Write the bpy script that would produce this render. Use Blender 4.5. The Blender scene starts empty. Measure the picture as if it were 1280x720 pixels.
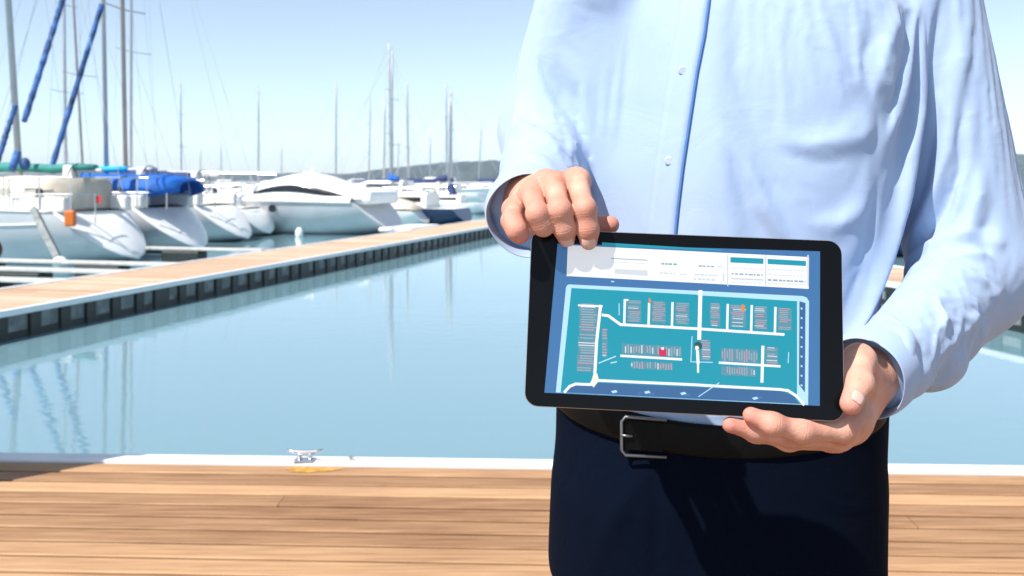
import bpy, bmesh, math, random
import numpy as np
from mathutils import Vector, Matrix
from mathutils.bvhtree import BVHTree
random.seed(7); rng = np.random.default_rng(7)
R = math.radians
S = bpy.context.scene
COL = S.collection
CAMZ, F, HY = 1.23, 1200.0, 226.0
def P(px, py, Y):
    """point at depth Y metres seen at photo pixel px,py (used to measure the place)"""
    return Vector(((px-640)/F*Y, Y, CAMZ-(py-HY)/F*Y))

# ------------------------------------------------------------ materials
def mat(name, col, rough=.5, metal=0, noise=0, nscale=8, bump=0, bscale=60, coat=0, spec=.5, emit=0, stretch=None, sheen=0):
    m = bpy.data.materials.new(name); m.use_nodes = True
    nt = m.node_tree; b = nt.nodes['Principled BSDF']
    b.inputs['Base Color'].default_value = (*col, 1); b.inputs['Roughness'].default_value = rough
    b.inputs['Metallic'].default_value = metal; b.inputs['Coat Weight'].default_value = coat
    b.inputs['Specular IOR Level'].default_value = spec; b.inputs['Sheen Weight'].default_value = sheen
    if emit:
        b.inputs['Emission Color'].default_value = (*col, 1); b.inputs['Emission Strength'].default_value = emit
    if noise or bump:
        tc = nt.nodes.new('ShaderNodeTexCoord'); mp = nt.nodes.new('ShaderNodeMapping')
        nt.links.new(tc.outputs['Object'], mp.inputs[0])
        if stretch: mp.inputs['Scale'].default_value = stretch
    if noise:
        n = nt.nodes.new('ShaderNodeTexNoise'); n.inputs['Scale'].default_value = nscale; n.inputs['Detail'].default_value = 6
        nt.links.new(mp.outputs[0], n.inputs['Vector'])
        r = nt.nodes.new('ShaderNodeMapRange'); r.inputs['To Min'].default_value = 1-noise; r.inputs['To Max'].default_value = 1+noise
        r.inputs['From Min'].default_value = .3; r.inputs['From Max'].default_value = .7
        nt.links.new(n.outputs[0], r.inputs[0])
        v = nt.nodes.new('ShaderNodeVectorMath'); v.operation = 'SCALE'; v.inputs[0].default_value = col
        nt.links.new(r.outputs[0], v.inputs['Scale']); nt.links.new(v.outputs[0], b.inputs['Base Color'])
    if bump:
        n = nt.nodes.new('ShaderNodeTexNoise'); n.inputs['Scale'].default_value = bscale; n.inputs['Detail'].default_value = 4
        nt.links.new(mp.outputs[0], n.inputs['Vector'])
        bp = nt.nodes.new('ShaderNodeBump'); bp.inputs['Strength'].default_value = .5; bp.inputs['Distance'].default_value = bump
        nt.links.new(n.outputs[0], bp.inputs['Height']); nt.links.new(bp.outputs[0], b.inputs['Normal'])
    return m
M = {}
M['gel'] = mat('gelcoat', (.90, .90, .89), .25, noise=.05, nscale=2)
M['gelshade'] = mat('gelcoat_shaded', (.60, .62, .64), .22, noise=.06, nscale=1.5)  # darker copy of the gelcoat: shade of the hull sides put into the colour
M['deckw'] = mat('deck_white', (.80, .79, .77), .5, noise=.06, nscale=6)
M['glass'] = mat('smoked_glass', (.012, .015, .02), .08)
M['alu'] = mat('mast_aluminium', (.46, .47, .50), .5, .1, noise=.1, nscale=3)
M['alub'] = mat('mast_bronze', (.36, .32, .32), .5, .1, noise=.1, nscale=3)
M['wire'] = mat('rigging_wire', (.5, .52, .55), .5, .2)
M['steel'] = mat('steel', (.6, .6, .62), .25, .9)
M['blue'] = mat('blue_canvas', (.005, .12, .50), .7, noise=.25, nscale=5, bump=.02, bscale=9)
M['navy'] = mat('navy_canvas', (.012, .03, .13), .7, noise=.2, nscale=5, bump=.02, bscale=9)
M['cyan'] = mat('cyan_canvas', (.01, .42, .62), .7, noise=.15, nscale=5, bump=.02, bscale=9)
M['teal'] = mat('teal_canvas', (.03, .24, .22), .7, noise=.2, nscale=5, bump=.02, bscale=9)
M['furl'] = mat('furled_blue', (.04, .11, .30), .8, noise=.8, nscale=5)
M['cream'] = mat('cream_canvas', (.62, .55, .46), .8, noise=.08, nscale=4, bump=.02, bscale=7)
M['orange'] = mat('orange_plastic', (.65, .16, .02), .5)
M['darkred'] = mat('dark_red', (.16, .015, .02), .5)
M['buckle'] = mat('buckle_metal', (.20, .20, .21), .4, .9)
M['red'] = mat('red_cloth', (.55, .03, .03), .7)
M['dark'] = mat('dark_rubber', (.02, .022, .025), .6)
M['navyhull'] = mat('navy_gelcoat', (.02, .05, .12), .2)
M['conc'] = mat('pontoon_grey', (.20, .22, .22), .8, noise=.35, nscale=9)
M['weed'] = mat('wet_weed', (.015, .022, .020), .5, noise=.5, nscale=14)
M['edge'] = mat('white_edge', (.80, .81, .82), .45, noise=.05, nscale=5)
M['fing'] = mat('finger_grey', (.52, .52, .50), .6, noise=.15, nscale=6)

# ------------------------------------------------------------ mesh helpers
def tag(o, label=None, cat=None, group=None, kind=None):
    if label: o['label'] = label
    if cat: o['category'] = cat
    if group: o['group'] = group
    if kind: o['kind'] = kind
    return o
def empty(name, loc=(0, 0, 0), rz=0):
    o = bpy.data.objects.new(name, None); COL.objects.link(o); o.location = loc; o.rotation_euler = (0, 0, rz); return o
def mesh_obj(name, verts, faces, m, parent=None, smooth=False, mi=None):
    me = bpy.data.meshes.new(name); me.from_pydata([tuple(v) for v in verts], [], [tuple(f) for f in faces])
    for q in (m if isinstance(m, (list, tuple)) else [m]): me.materials.append(q)
    if mi is not None: me.polygons.foreach_set('material_index', mi)
    if smooth: me.polygons.foreach_set('use_smooth', [True]*len(me.polygons))
    me.validate(); me.update()
    o = bpy.data.objects.new(name, me); COL.objects.link(o)
    if parent: o.parent = parent
    return o
class MB:
    def __init__(s): s.v = []; s.f = []; s.m = []; s.cur = 0
    def add(s, v, f):
        n = len(s.v); s.v += [Vector(p) for p in v]; s.f += [[i+n for i in q] for q in f]; s.m += [s.cur]*len(f); return s
    def box(s, x0, x1, y0, y1, z0, z1, bev=0, M4=None):
        if bev:
            b = bev; v = []; 
            bm = bmesh.new(); bmesh.ops.create_cube(bm, size=1)
            bmesh.ops.scale(bm, vec=(x1-x0, y1-y0, z1-z0), verts=bm.verts)
            bmesh.ops.translate(bm, vec=((x0+x1)/2, (y0+y1)/2, (z0+z1)/2), verts=bm.verts)
            bmesh.ops.bevel(bm, geom=bm.edges[:], offset=b, segments=2, affect='EDGES', profile=.5)
            bm.verts.index_update()
            v = [x.co.copy() for x in bm.verts]; f = [[q.index for q in fc.verts] for fc in bm.faces]; bm.free()
        else:
            v = [(x, y, z) for x in (x0, x1) for y in (y0, y1) for z in (z0, z1)]
            f = [(0, 1, 3, 2), (4, 6, 7, 5), (0, 4, 5, 1), (2, 3, 7, 6), (0, 2, 6, 4), (1, 5, 7, 3)]
        if M4 is not None: v = [M4 @ Vector(p) for p in v]
        return s.add(v, f)
    def tube(s, pts, rad, seg=8, cap=True):
        pts = [Vector(p) for p in pts]; n = len(pts)
        if not hasattr(rad, '__len__'): rad = [rad]*n
        v = []; f = []; up = None
        for i, p in enumerate(pts):
            d = (pts[min(i+1, n-1)]-pts[max(i-1, 0)]).normalized()
            if up is None: up = Vector((0, 0, 1)) if abs(d.z) < .9 else Vector((1, 0, 0))
            a = d.cross(up).normalized(); b = a.cross(d).normalized(); up = b
            for k in range(seg):
                t = 2*math.pi*k/seg; v.append(p+(a*math.cos(t)+b*math.sin(t))*rad[i])
        for i in range(n-1):
            for k in range(seg):
                k2 = (k+1) % seg; f.append((i*seg+k, i*seg+k2, (i+1)*seg+k2, (i+1)*seg+k))
        if cap: f += [tuple(range(seg-1, -1, -1)), tuple((n-1)*seg+k for k in range(seg))]
        return s.add(v, f)
    def loft(s, rings, cap=True, closed=True):
        n = len(rings[0]); v = [p for r in rings for p in r]; f = []
        for i in range(len(rings)-1):
            for k in range(n if closed else n-1):
                k2 = (k+1) % n; f.append((i*n+k, i*n+k2, (i+1)*n+k2, (i+1)*n+k))
        if cap: f += [tuple(range(n-1, -1, -1)), tuple((len(rings)-1)*n+k for k in range(n))]
        return s.add(v, f)
    def ell(s, c, r, seg=14, M4=None):
        rings = []
        for i in range(1, seg):
            a = math.pi*i/seg
            rings.append([Vector((c[0]+r[0]*math.sin(a)*math.cos(t), c[1]+r[1]*math.sin(a)*math.sin(t), c[2]+r[2]*math.cos(a))) for t in [2*math.pi*k/seg for k in range(seg)]])
        if M4 is not None: rings = [[M4 @ p for p in r_] for r_ in rings]
        return s.loft(rings)
    def build(s, name, m, parent=None, smooth=False): return mesh_obj(name, s.v, s.f, m, parent, smooth, s.m)
def children(o): return [c for c in bpy.data.objects if c.parent == o]
def copy_tree(o, parent=None):
    c = o.copy(); COL.objects.link(c)
    if parent: c.parent = parent
    for ch in children(o): copy_tree(ch, c)
    return c

# ------------------------------------------------------------ camera, light, air
cam = bpy.data.cameras.new('camera'); co = bpy.data.objects.new('camera', cam); COL.objects.link(co)
co.location = (0, 0, CAMZ); co.rotation_euler = (R(90), 0, 0)
cam.sensor_width = 36; cam.lens = 36*F/1280; cam.shift_y = -(360-HY)/1280; cam.clip_start = .05; cam.clip_end = 20000
cam.dof.use_dof = True; cam.dof.focus_distance = .86; cam.dof.aperture_fstop = 13
S.camera = co
SUN_EL, SUN_AZ = R(53), R(229)      # azimuth clockwise from +Y
sv = Vector((math.sin(SUN_AZ)*math.cos(SUN_EL), math.cos(SUN_AZ)*math.cos(SUN_EL), math.sin(SUN_EL)))
sl = bpy.data.lights.new('sun', 'SUN'); sl.energy = 4.2; sl.angle = R(.53); sl.color = (1, .955, .89)
so = bpy.data.objects.new('sun', sl); COL.objects.link(so); so.rotation_euler = sv.to_track_quat('Z', 'Y').to_euler()
w = bpy.data.worlds.new('World'); S.world = w; w.use_nodes = True
nt = w.node_tree; bg = nt.nodes['Background']; sk = nt.nodes.new('ShaderNodeTexSky'); sk.sky_type = 'NISHITA'
sk.sun_disc = False; sk.sun_elevation = SUN_EL; sk.sun_rotation = SUN_AZ; sk.dust_density = .4; sk.ozone_density = 3.0; sk.air_density = .65
hsv = nt.nodes.new('ShaderNodeHueSaturation'); hsv.inputs['Hue'].default_value = .487; hsv.inputs['Saturation'].default_value = .68; nt.links.new(sk.outputs[0], hsv.inputs['Color']); nt.links.new(hsv.outputs[0], bg.inputs[0]); bg.inputs[1].default_value = .125
S.view_settings.view_transform = 'Standard'; S.view_settings.look = 'None'; S.view_settings.exposure = .72; S.view_settings.gamma = 1
S.cycles.use_denoising = True
S.cycles.max_bounces = 6; S.cycles.diffuse_bounces = 3; S.cycles.glossy_bounces = 3; S.cycles.volume_bounces = 0
S.cycles.caustics_reflective = False; S.cycles.caustics_refractive = False
# ============================================================ setting
WZ = -.28
def plane(name, x0, x1, y0, y1, z, m):
    return mesh_obj(name, [(x0, y0, z), (x1, y0, z), (x1, y1, z), (x0, y1, z)], [(0, 1, 2, 3)], m)
wm = bpy.data.materials.new('harbour_water'); wm.use_nodes = True; nt = wm.node_tree; b = nt.nodes['Principled BSDF']
b.inputs['Base Color'].default_value = (.17, .30, .35, 1); b.inputs['Roughness'].default_value = .03; b.inputs['IOR'].default_value = 2.2
tc = nt.nodes.new('ShaderNodeTexCoord')
hs = None
for sc_, st, (sx, sy), rot in ((1.0, .0014, (.45, 1.5), .25), (5.5, .0012, (.7, 1.3), -.2)):
    mp = nt.nodes.new('ShaderNodeMapping'); mp.inputs['Scale'].default_value = (sx, sy, 1); mp.inputs['Rotation'].default_value = (0, 0, rot)
    nt.links.new(tc.outputs['Object'], mp.inputs[0])
    n = nt.nodes.new('ShaderNodeTexNoise'); n.inputs['Scale'].default_value = sc_; n.inputs['Detail'].default_value = 3; n.inputs['Distortion'].default_value = .4
    nt.links.new(mp.outputs[0], n.inputs['Vector'])
    mu = nt.nodes.new('ShaderNodeMath'); mu.operation = 'MULTIPLY'; mu.inputs[1].default_value = st; nt.links.new(n.outputs[0], mu.inputs[0])
    if hs:
        ad = nt.nodes.new('ShaderNodeMath'); nt.links.new(hs, ad.inputs[0]); nt.links.new(mu.outputs[0], ad.inputs[1]); hs = ad.outputs[0]
    else: hs = mu.outputs[0]
# patches of ruffled and calm water
n = nt.nodes.new('ShaderNodeTexNoise'); n.inputs['Scale'].default_value = .18; n.inputs['Detail'].default_value = 2
nt.links.new(tc.outputs['Object'], n.inputs['Vector'])
r = nt.nodes.new('ShaderNodeMapRange'); r.inputs['From Min'].default_value = .4; r.inputs['From Max'].default_value = .65; r.inputs['To Min'].default_value = .5; r.inputs['To Max'].default_value = 1.8
nt.links.new(n.outputs[0], r.inputs[0])
mu = nt.nodes.new('ShaderNodeMath'); mu.operation = 'MULTIPLY'; nt.links.new(hs, mu.inputs[0]); nt.links.new(r.outputs[0], mu.inputs[1])
bp = nt.nodes.new('ShaderNodeBump'); bp.inputs['Strength'].default_value = 1; bp.inputs['Distance'].default_value = 1
nt.links.new(mu.outputs[0], bp.inputs['Height']); nt.links.new(bp.outputs[0], b.inputs['Normal'])
tag(plane('water', -4000, 4000, -500, 4000, WZ, wm), kind='structure')

# hills: ridge meshes with real depth
def hmat(name, c1, c2):
    m = mat(name, c1, .9); nt = m.node_tree; b = nt.nodes['Principled BSDF']
    tc = nt.nodes.new('ShaderNodeTexCoord'); n = nt.nodes.new('ShaderNodeTexNoise'); n.inputs['Scale'].default_value = .03; n.inputs['Detail'].default_value = 8; n.inputs['Roughness'].default_value = .7
    nt.links.new(tc.outputs['Object'], n.inputs['Vector']); cr = nt.nodes.new('ShaderNodeValToRGB')
    cr.color_ramp.elements[0].position = .38; cr.color_ramp.elements[1].position = .62
    cr.color_ramp.elements[0].color = (*c1, 1); cr.color_ramp.elements[1].color = (*c2, 1)
    nt.links.new(n.outputs[0], cr.inputs[0]); nt.links.new(cr.outputs[0], b.inputs['Base Color']); return m
def ridge(name, x0, x1, Y0, depth, hf, m, step=6):
    nx = int((x1-x0)/step); ny = 26; v = []; f = []
    for j in range(ny):
        for i in range(nx+1):
            x = x0+(x1-x0)*i/nx; s = j/(ny-1)
            h = hf(x)*math.sin(math.pi*min(1, s*1.05))**.8*(.9+.1*math.sin(s*9+x*.013)) + (rng.random()*2.6 if 0 < j < ny-1 else 0)
            v.append((x+rng.random()*3, Y0+depth*s, WZ-.5+h))
    for j in range(ny-1):
        for i in range(nx):
            a = j*(nx+1)+i; f.append((a, a+1, a+nx+2, a+nx+1))
    return tag(mesh_obj(name, v, f, m), kind='structure')
G1 = hmat('wooded_hill', (.02, .04, .045), (.06, .08, .08))
def h_right(x):   # rises from px 480 to px 640 and on to the right
    px = x/1300*F+640
    return max(0, min(1, (px-410)/150))**.6*(31+3.5*math.sin(px*.021)+5*max(0, min(1, (px-600)/300)))
ridge('hill', -230, 1300, 1200, 330, h_right, G1)
def h_left(x):
    return 16+2*math.sin(x*.006)+1.4*math.sin(x*.031+1)
ridge('hill', -1700, 800, 1560, 240, h_left, G1, 9)

hz = bpy.data.materials.new('haze_air'); hz.use_nodes = True; nt = hz.node_tree
for nd in list(nt.nodes):
    if nd.type != 'OUTPUT_MATERIAL': nt.nodes.remove(nd)
pv = nt.nodes.new('ShaderNodeVolumePrincipled'); pv.inputs['Color'].default_value = (.70, .84, 1, 1); pv.inputs['Density'].default_value = .00022; pv.inputs['Anisotropy'].default_value = 0
nt.links.new(pv.outputs[0], [q for q in nt.nodes if q.type == 'OUTPUT_MATERIAL'][0].inputs['Volume'])
mb = MB(); mb.box(-2100, 2100, -120, 2000, WZ-1.5, 48)
HZ = mb.build('haze', hz); tag(HZ, kind='stuff')

# ---- the boardwalk: separate boards with gaps, tinted board by board
def wood(name, dark, light, sx=1.5):
    m = mat(name, light, .62, spec=.3); nt = m.node_tree; b = nt.nodes['Principled BSDF']
    at = nt.nodes.new('ShaderNodeAttribute'); at.attribute_name = 'tint'
    tc = nt.nodes.new('ShaderNodeTexCoord'); mp = nt.nodes.new('ShaderNodeMapping'); mp.inputs['Scale'].default_value = (sx, 26, 26)
    nt.links.new(tc.outputs['Object'], mp.inputs[0])
    n = nt.nodes.new('ShaderNodeTexNoise'); n.inputs['Scale'].default_value = 1.6; n.inputs['Detail'].default_value = 8; n.inputs['Roughness'].default_value = .65; n.inputs['Distortion'].default_value = .3
    nt.links.new(mp.outputs[0], n.inputs['Vector'])
    n2 = nt.nodes.new('ShaderNodeTexNoise'); n2.inputs['Scale'].default_value = .9; n2.inputs['Detail'].default_value = 3; nt.links.new(tc.outputs['Object'], n2.inputs['Vector'])
    ad = nt.nodes.new('ShaderNodeMath'); ad.operation = 'MULTIPLY_ADD'; nt.links.new(n.outputs[0], ad.inputs[0]); ad.inputs[1].default_value = .75
    nt.links.new(at.outputs['Fac'], ad.inputs[2])
    ad2 = nt.nodes.new('ShaderNodeMath'); ad2.operation = 'MULTIPLY_ADD'; nt.links.new(n2.outputs[0], ad2.inputs[0]); ad2.inputs[1].default_value = .35; nt.links.new(ad.outputs[0], ad2.inputs[2])
    cr = nt.nodes.new('ShaderNodeValToRGB'); e = cr.color_ramp.elements
    e[0].position = .52; e[0].color = (*dark, 1); e[1].position = 1.2 if False else 1.0; e[1].color = (*light, 1)
    nt.links.new(ad2.outputs[0], cr.inputs[0]); nt.links.new(cr.outputs[0], b.inputs['Base Color'])
    bp = nt.nodes.new('ShaderNodeBump'); bp.inputs['Strength'].default_value = .4; bp.inputs['Distance'].default_value = .004
    nt.links.new(n.outputs[0], bp.inputs['Height']); nt.links.new(bp.outputs[0], b.inputs['Normal'])
    return m
WOOD = wood('boardwalk_wood', (.19, .090, .040), (.54, .32, .17))
PIERW = wood('pier_wood', (.42, .27, .17), (.66, .50, .37))
def boards(name, u0, u1, v0, v1, bw, gap, zt, th, m, mat4, rows_along_u=True, lenu=3.2, parent=None):
    """boards running along u, stacked in v"""
    V = []; Fc = []; T = []
    nv = int((v1-v0)/bw)
    for j in range(nv):
        off = random.random()*lenu; a = u0; x = u0-off
        while x < u1:
            x2 = x+lenu; A = max(x, u0); B = min(x2-.004, u1)
            if B-A > .02:
                z = zt+random.uniform(-.0015, .0015); c = bw*j+v0; g = gap/2; e = .004
                sec = [(c+g, z-th), (c+g, z-e), (c+g+e, z), (c+bw-g-e, z), (c+bw-g, z-e), (c+bw-g, z-th)]
                n = len(V); V += [mat4 @ Vector((A, s[0], s[1])) for s in sec]+[mat4 @ Vector((B, s[0], s[1])) for s in sec]
                Fc += [(n+k, n+k+6, n+k+7, n+k+1) for k in range(5)]+[(n, n+1, n+2, n+3, n+4, n+5), (n+11, n+10, n+9, n+8, n+7, n+6)]
                t = random.gauss(.2, .15); T += [t]*7
            x = x2
    o = mesh_obj(name, V, Fc, m, parent)
    at = o.data.attributes.new('tint', 'FLOAT', 'FACE'); at.data.foreach_set('value', T)
    return o
ea, eb = P(0, 577, CAMZ*F/(577-HY)), P(1280, 594, CAMZ*F/(594-HY))
ang = math.atan2(eb.y-ea.y, eb.x-ea.x)
DM = Matrix.Translation((0, ea.y+(eb.y-ea.y)*((0-ea.x)/(eb.x-ea.x)), 0)) @ Matrix.Rotation(ang, 4, 'Z')   # local +x along the edge
dock = boards('boardwalk', -9, 9, -5.888, 0, .128, .021, 0, .04, WOOD, DM, lenu=14)
tag(dock, kind='structure')
mb = MB()
for k in range(8): mb.box(-9+k*2.5, -8.9+k*2.5, -6.0, -.02, -.22, -.045, M4=DM)
mb.box(-9, 9, -6, -.02, -.27, -.2, M4=DM)
mb.build('bearer', M['weed'], dock)
mb = MB(); mb.box(-9, 9, .006, .105, -.22, .012, bev=.008, M4=DM); mb.build('edge_beam', M['edge'], dock)

# ---- mooring cleat with the painted patch
cl = P(383, 577, 4.21); cl.z = 0
cleat = empty('mooring_cleat', (cl.x, cl.y-.03, .0)); tag(cleat, 'small galvanised mooring cleat on the white dock edge above a yellow painted patch', 'cleat')
cleat.scale = (.75, .75, .75)
mb = MB(); mb.box(-.06, .06, -.04, .04, .014, .024, bev=.004); mb.build('base', M['steel'], cleat)
for s in (-1, 1):
    mb = MB(); mb.tube([(s*.032, 0, .02), (s*.030, 0, .062)], [.014, .011]); mb.build('post', M['steel'], cleat, True)
mb = MB(); mb.tube([(-.105, 0, .076), (-.07, 0, .068), (-.03, 0, .064), (.03, 0, .064), (.07, 0, .068), (.105, 0, .078)], [.006, .010, .013, .013, .010, .006], 10); mb.build('horn', M['steel'], cleat, True)
YP = mat('yellow_paint', (.50, .27, .05), .8, noise=.5, nscale=30)
v = []; N = 40
for k in range(N):
    a = 2*math.pi*k/N; r_ = 1+.18*math.sin(3*a+1)+.1*math.sin(7*a)
    v.append((cl.x+.05+.11*r_*math.cos(a), cl.y-.13+.035*r_*math.sin(a), .0035))
tag(mesh_obj('paint_patch', v, [tuple(range(N))], YP), 'yellow paint smear on the boards below the cleat', 'paint mark')
# small bolt of the edge
mb = MB(); q = P(440, 574, 4.2); mb.tube([(q.x, q.y-.02, .01), (q.x, q.y-.02, .03)], .012, 10); tag(mb.build('deck_bolt', M['steel']), 'small metal bolt on the white dock edge to the right of the cleat', 'bolt')
# unseen box, added only to cast the shadow on the boards at far left
lk = empty('shadow_caster_box', (-3.02, 3.80, 0), ang); tag(lk, 'tall white box added out of view on the left to cast a shadow', 'shadow caster')
mb = MB(); mb.box(-.5, .5, -.25, .25, .02, 1.52, bev=.02); mb.build('body', M['edge'], lk)
mb = MB(); mb.box(-.53, .53, -.28, .28, 1.522, 1.60, bev=.015); mb.build('lid', M['edge'], lk)

# ---- floating piers
def pier(name, A, B, width, label, side, skip=0):
    """A,B front top corners (near, far); width laid to side"""
    A = Vector((A[0], A[1], 0)); B = Vector((B[0], B[1], 0)); L = (B-A).length; d = (B-A)/L
    a = math.atan2(d.y, d.x)
    root = empty(name, (A.x, A.y, 0), a); tag(root, label, 'pier')
    nrm = side        # +1: width to the left of A->B
    W = lambda y0, y1: (min(y0*nrm, y1*nrm), max(y0*nrm, y1*nrm))
    I = Matrix.Identity(4)
    # boards lie across the pier
    M4 = Matrix(((0, 1, 0, 0), (1, 0, 0, 0), (0, 0, 1, 0), (0, 0, 0, 1)))
    y0, y1 = W(.07, width-.07)
    boards('deck', y0, y1, 0, L, .12, .006, 0, .03, PIERW, M4, lenu=5, parent=root)
    for q in (0, 1):
        y0, y1 = W(0+q*(width-.07), .068+q*(width-.07)); mb = MB(); mb.box(0, L, y0, y1, -.05, .012, bev=.006); mb.build('edge_rail', M['edge'], root)
    y0, y1 = W(.05, width-.05); mb = MB(); mb.box(0, L, y0, y1, -.215, -.052); mb.build('float', M['conc'], root)
    y0, y1 = W(.03, width-.03); mb = MB(); mb.box(0, L, y0, y1, -.40, -.217); mb.build('waterline_band', M['weed'], root)
    n = min(88, int(L/.42)); first = None
    for k in range(n):
        wdt = .15 if k % 9 != 4 else .30
        if first is None:
            y0, y1 = W(.012, .049); mb = MB(); mb.box(-.075, .075, y0, y1, -.30, -.052, bev=.008); first = mb.build('fender_block', M['weed'], root); o = first
        else:
            o = first.copy(); COL.objects.link(o); o.parent = root
        o.location = (.2+k*.42+random.uniform(-.02, .02), 0, 0); o.scale = (wdt/.15, 1, 1)
    return root, a, d
pA, pB = (-4.77-.248*3, 8.95-3), (3.0, 40.2)
pier('floating_pier', pA, pB, 1.5, 'long sandy wooden pontoon pier with white edge running past the sailboat sterns', 1)
pier('floating_pier', (5.9, 6.0), (2.2, 21.0), 1.5, 'short sandy pontoon pier seen through the gap between arm and torso', -1)
HV = Vector((-.97, .243, 0)).normalized()   # along the berths, away from the pier
def finger(px, py, Ls, label, rz=0):
    Y = (CAMZ+.02)*F/(py-HY); p = P(px, py, Y)
    root = empty('finger_pontoon', (p.x, p.y, -.02), math.atan2(HV.y, HV.x)+rz); tag(root, label, 'pontoon', 'slim finger pontoons between the berths')
    mb = MB(); mb.box(0, Ls, -.11, .11, -.05, 0, bev=.01); mb.build('walkway', M['fing'], root)
    for k in range(2):
        mb = MB(); mb.box(Ls*(.25+.55*k), Ls*(.25+.55*k)+.8, -.16, .16, -.34, -.052, bev=.04); mb.build('float', M['weed'], root)
finger(165, 338, 5.6, 'slim grey finger pontoon under the stern of the leftmost sailboat')
finger(112, 350, 5.0, 'slim grey finger pontoon nearest the camera at the left edge')
finger(232, 329, 4.2, 'slim grey finger pontoon before the second stern')
finger(330, 311, 5.0, 'slim grey finger pontoon in front of the motor yacht')
# ============================================================ boats
def hull_rings(L, B, fb, rake, bowrise=.35, n=26, ns=10, draft=.3, full=.78):
    rings = []
    for i in range(n):
        t = i/(n-1)
        wdt = B/2*(full+(1-full)*math.sin(min(t, .45)/.45*math.pi/2)) if t < .45 else B/2*max(0.012, 1-((t-.45)/.55)**2.3)
        zs = fb*(1+bowrise*t**1.6)
        ring = []
        for k in range(2*ns+1):
            s = (k-ns)/ns; a = abs(s); sg = 1 if s >= 0 else -1
            q = 1-a                               # 0 at sheer, 1 at keel
            zk = -draft*(1-.7*t**3)*min(1, t/.22)+.07*max(0, 1-t/.22)
            z = zs-(zs-zk)*q
            y = wdt*(1-q**2.6)**.62*(1-.16*q)*(1-.5*q*t**2)
            x = L*t + rake*max(0, z/fb)*(1-t)**6 - (.55*(1-max(0, z)/zs)*t**5)
            ring.append(Vector((x, sg*y, z)))
        rings.append(ring)
    return rings
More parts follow.
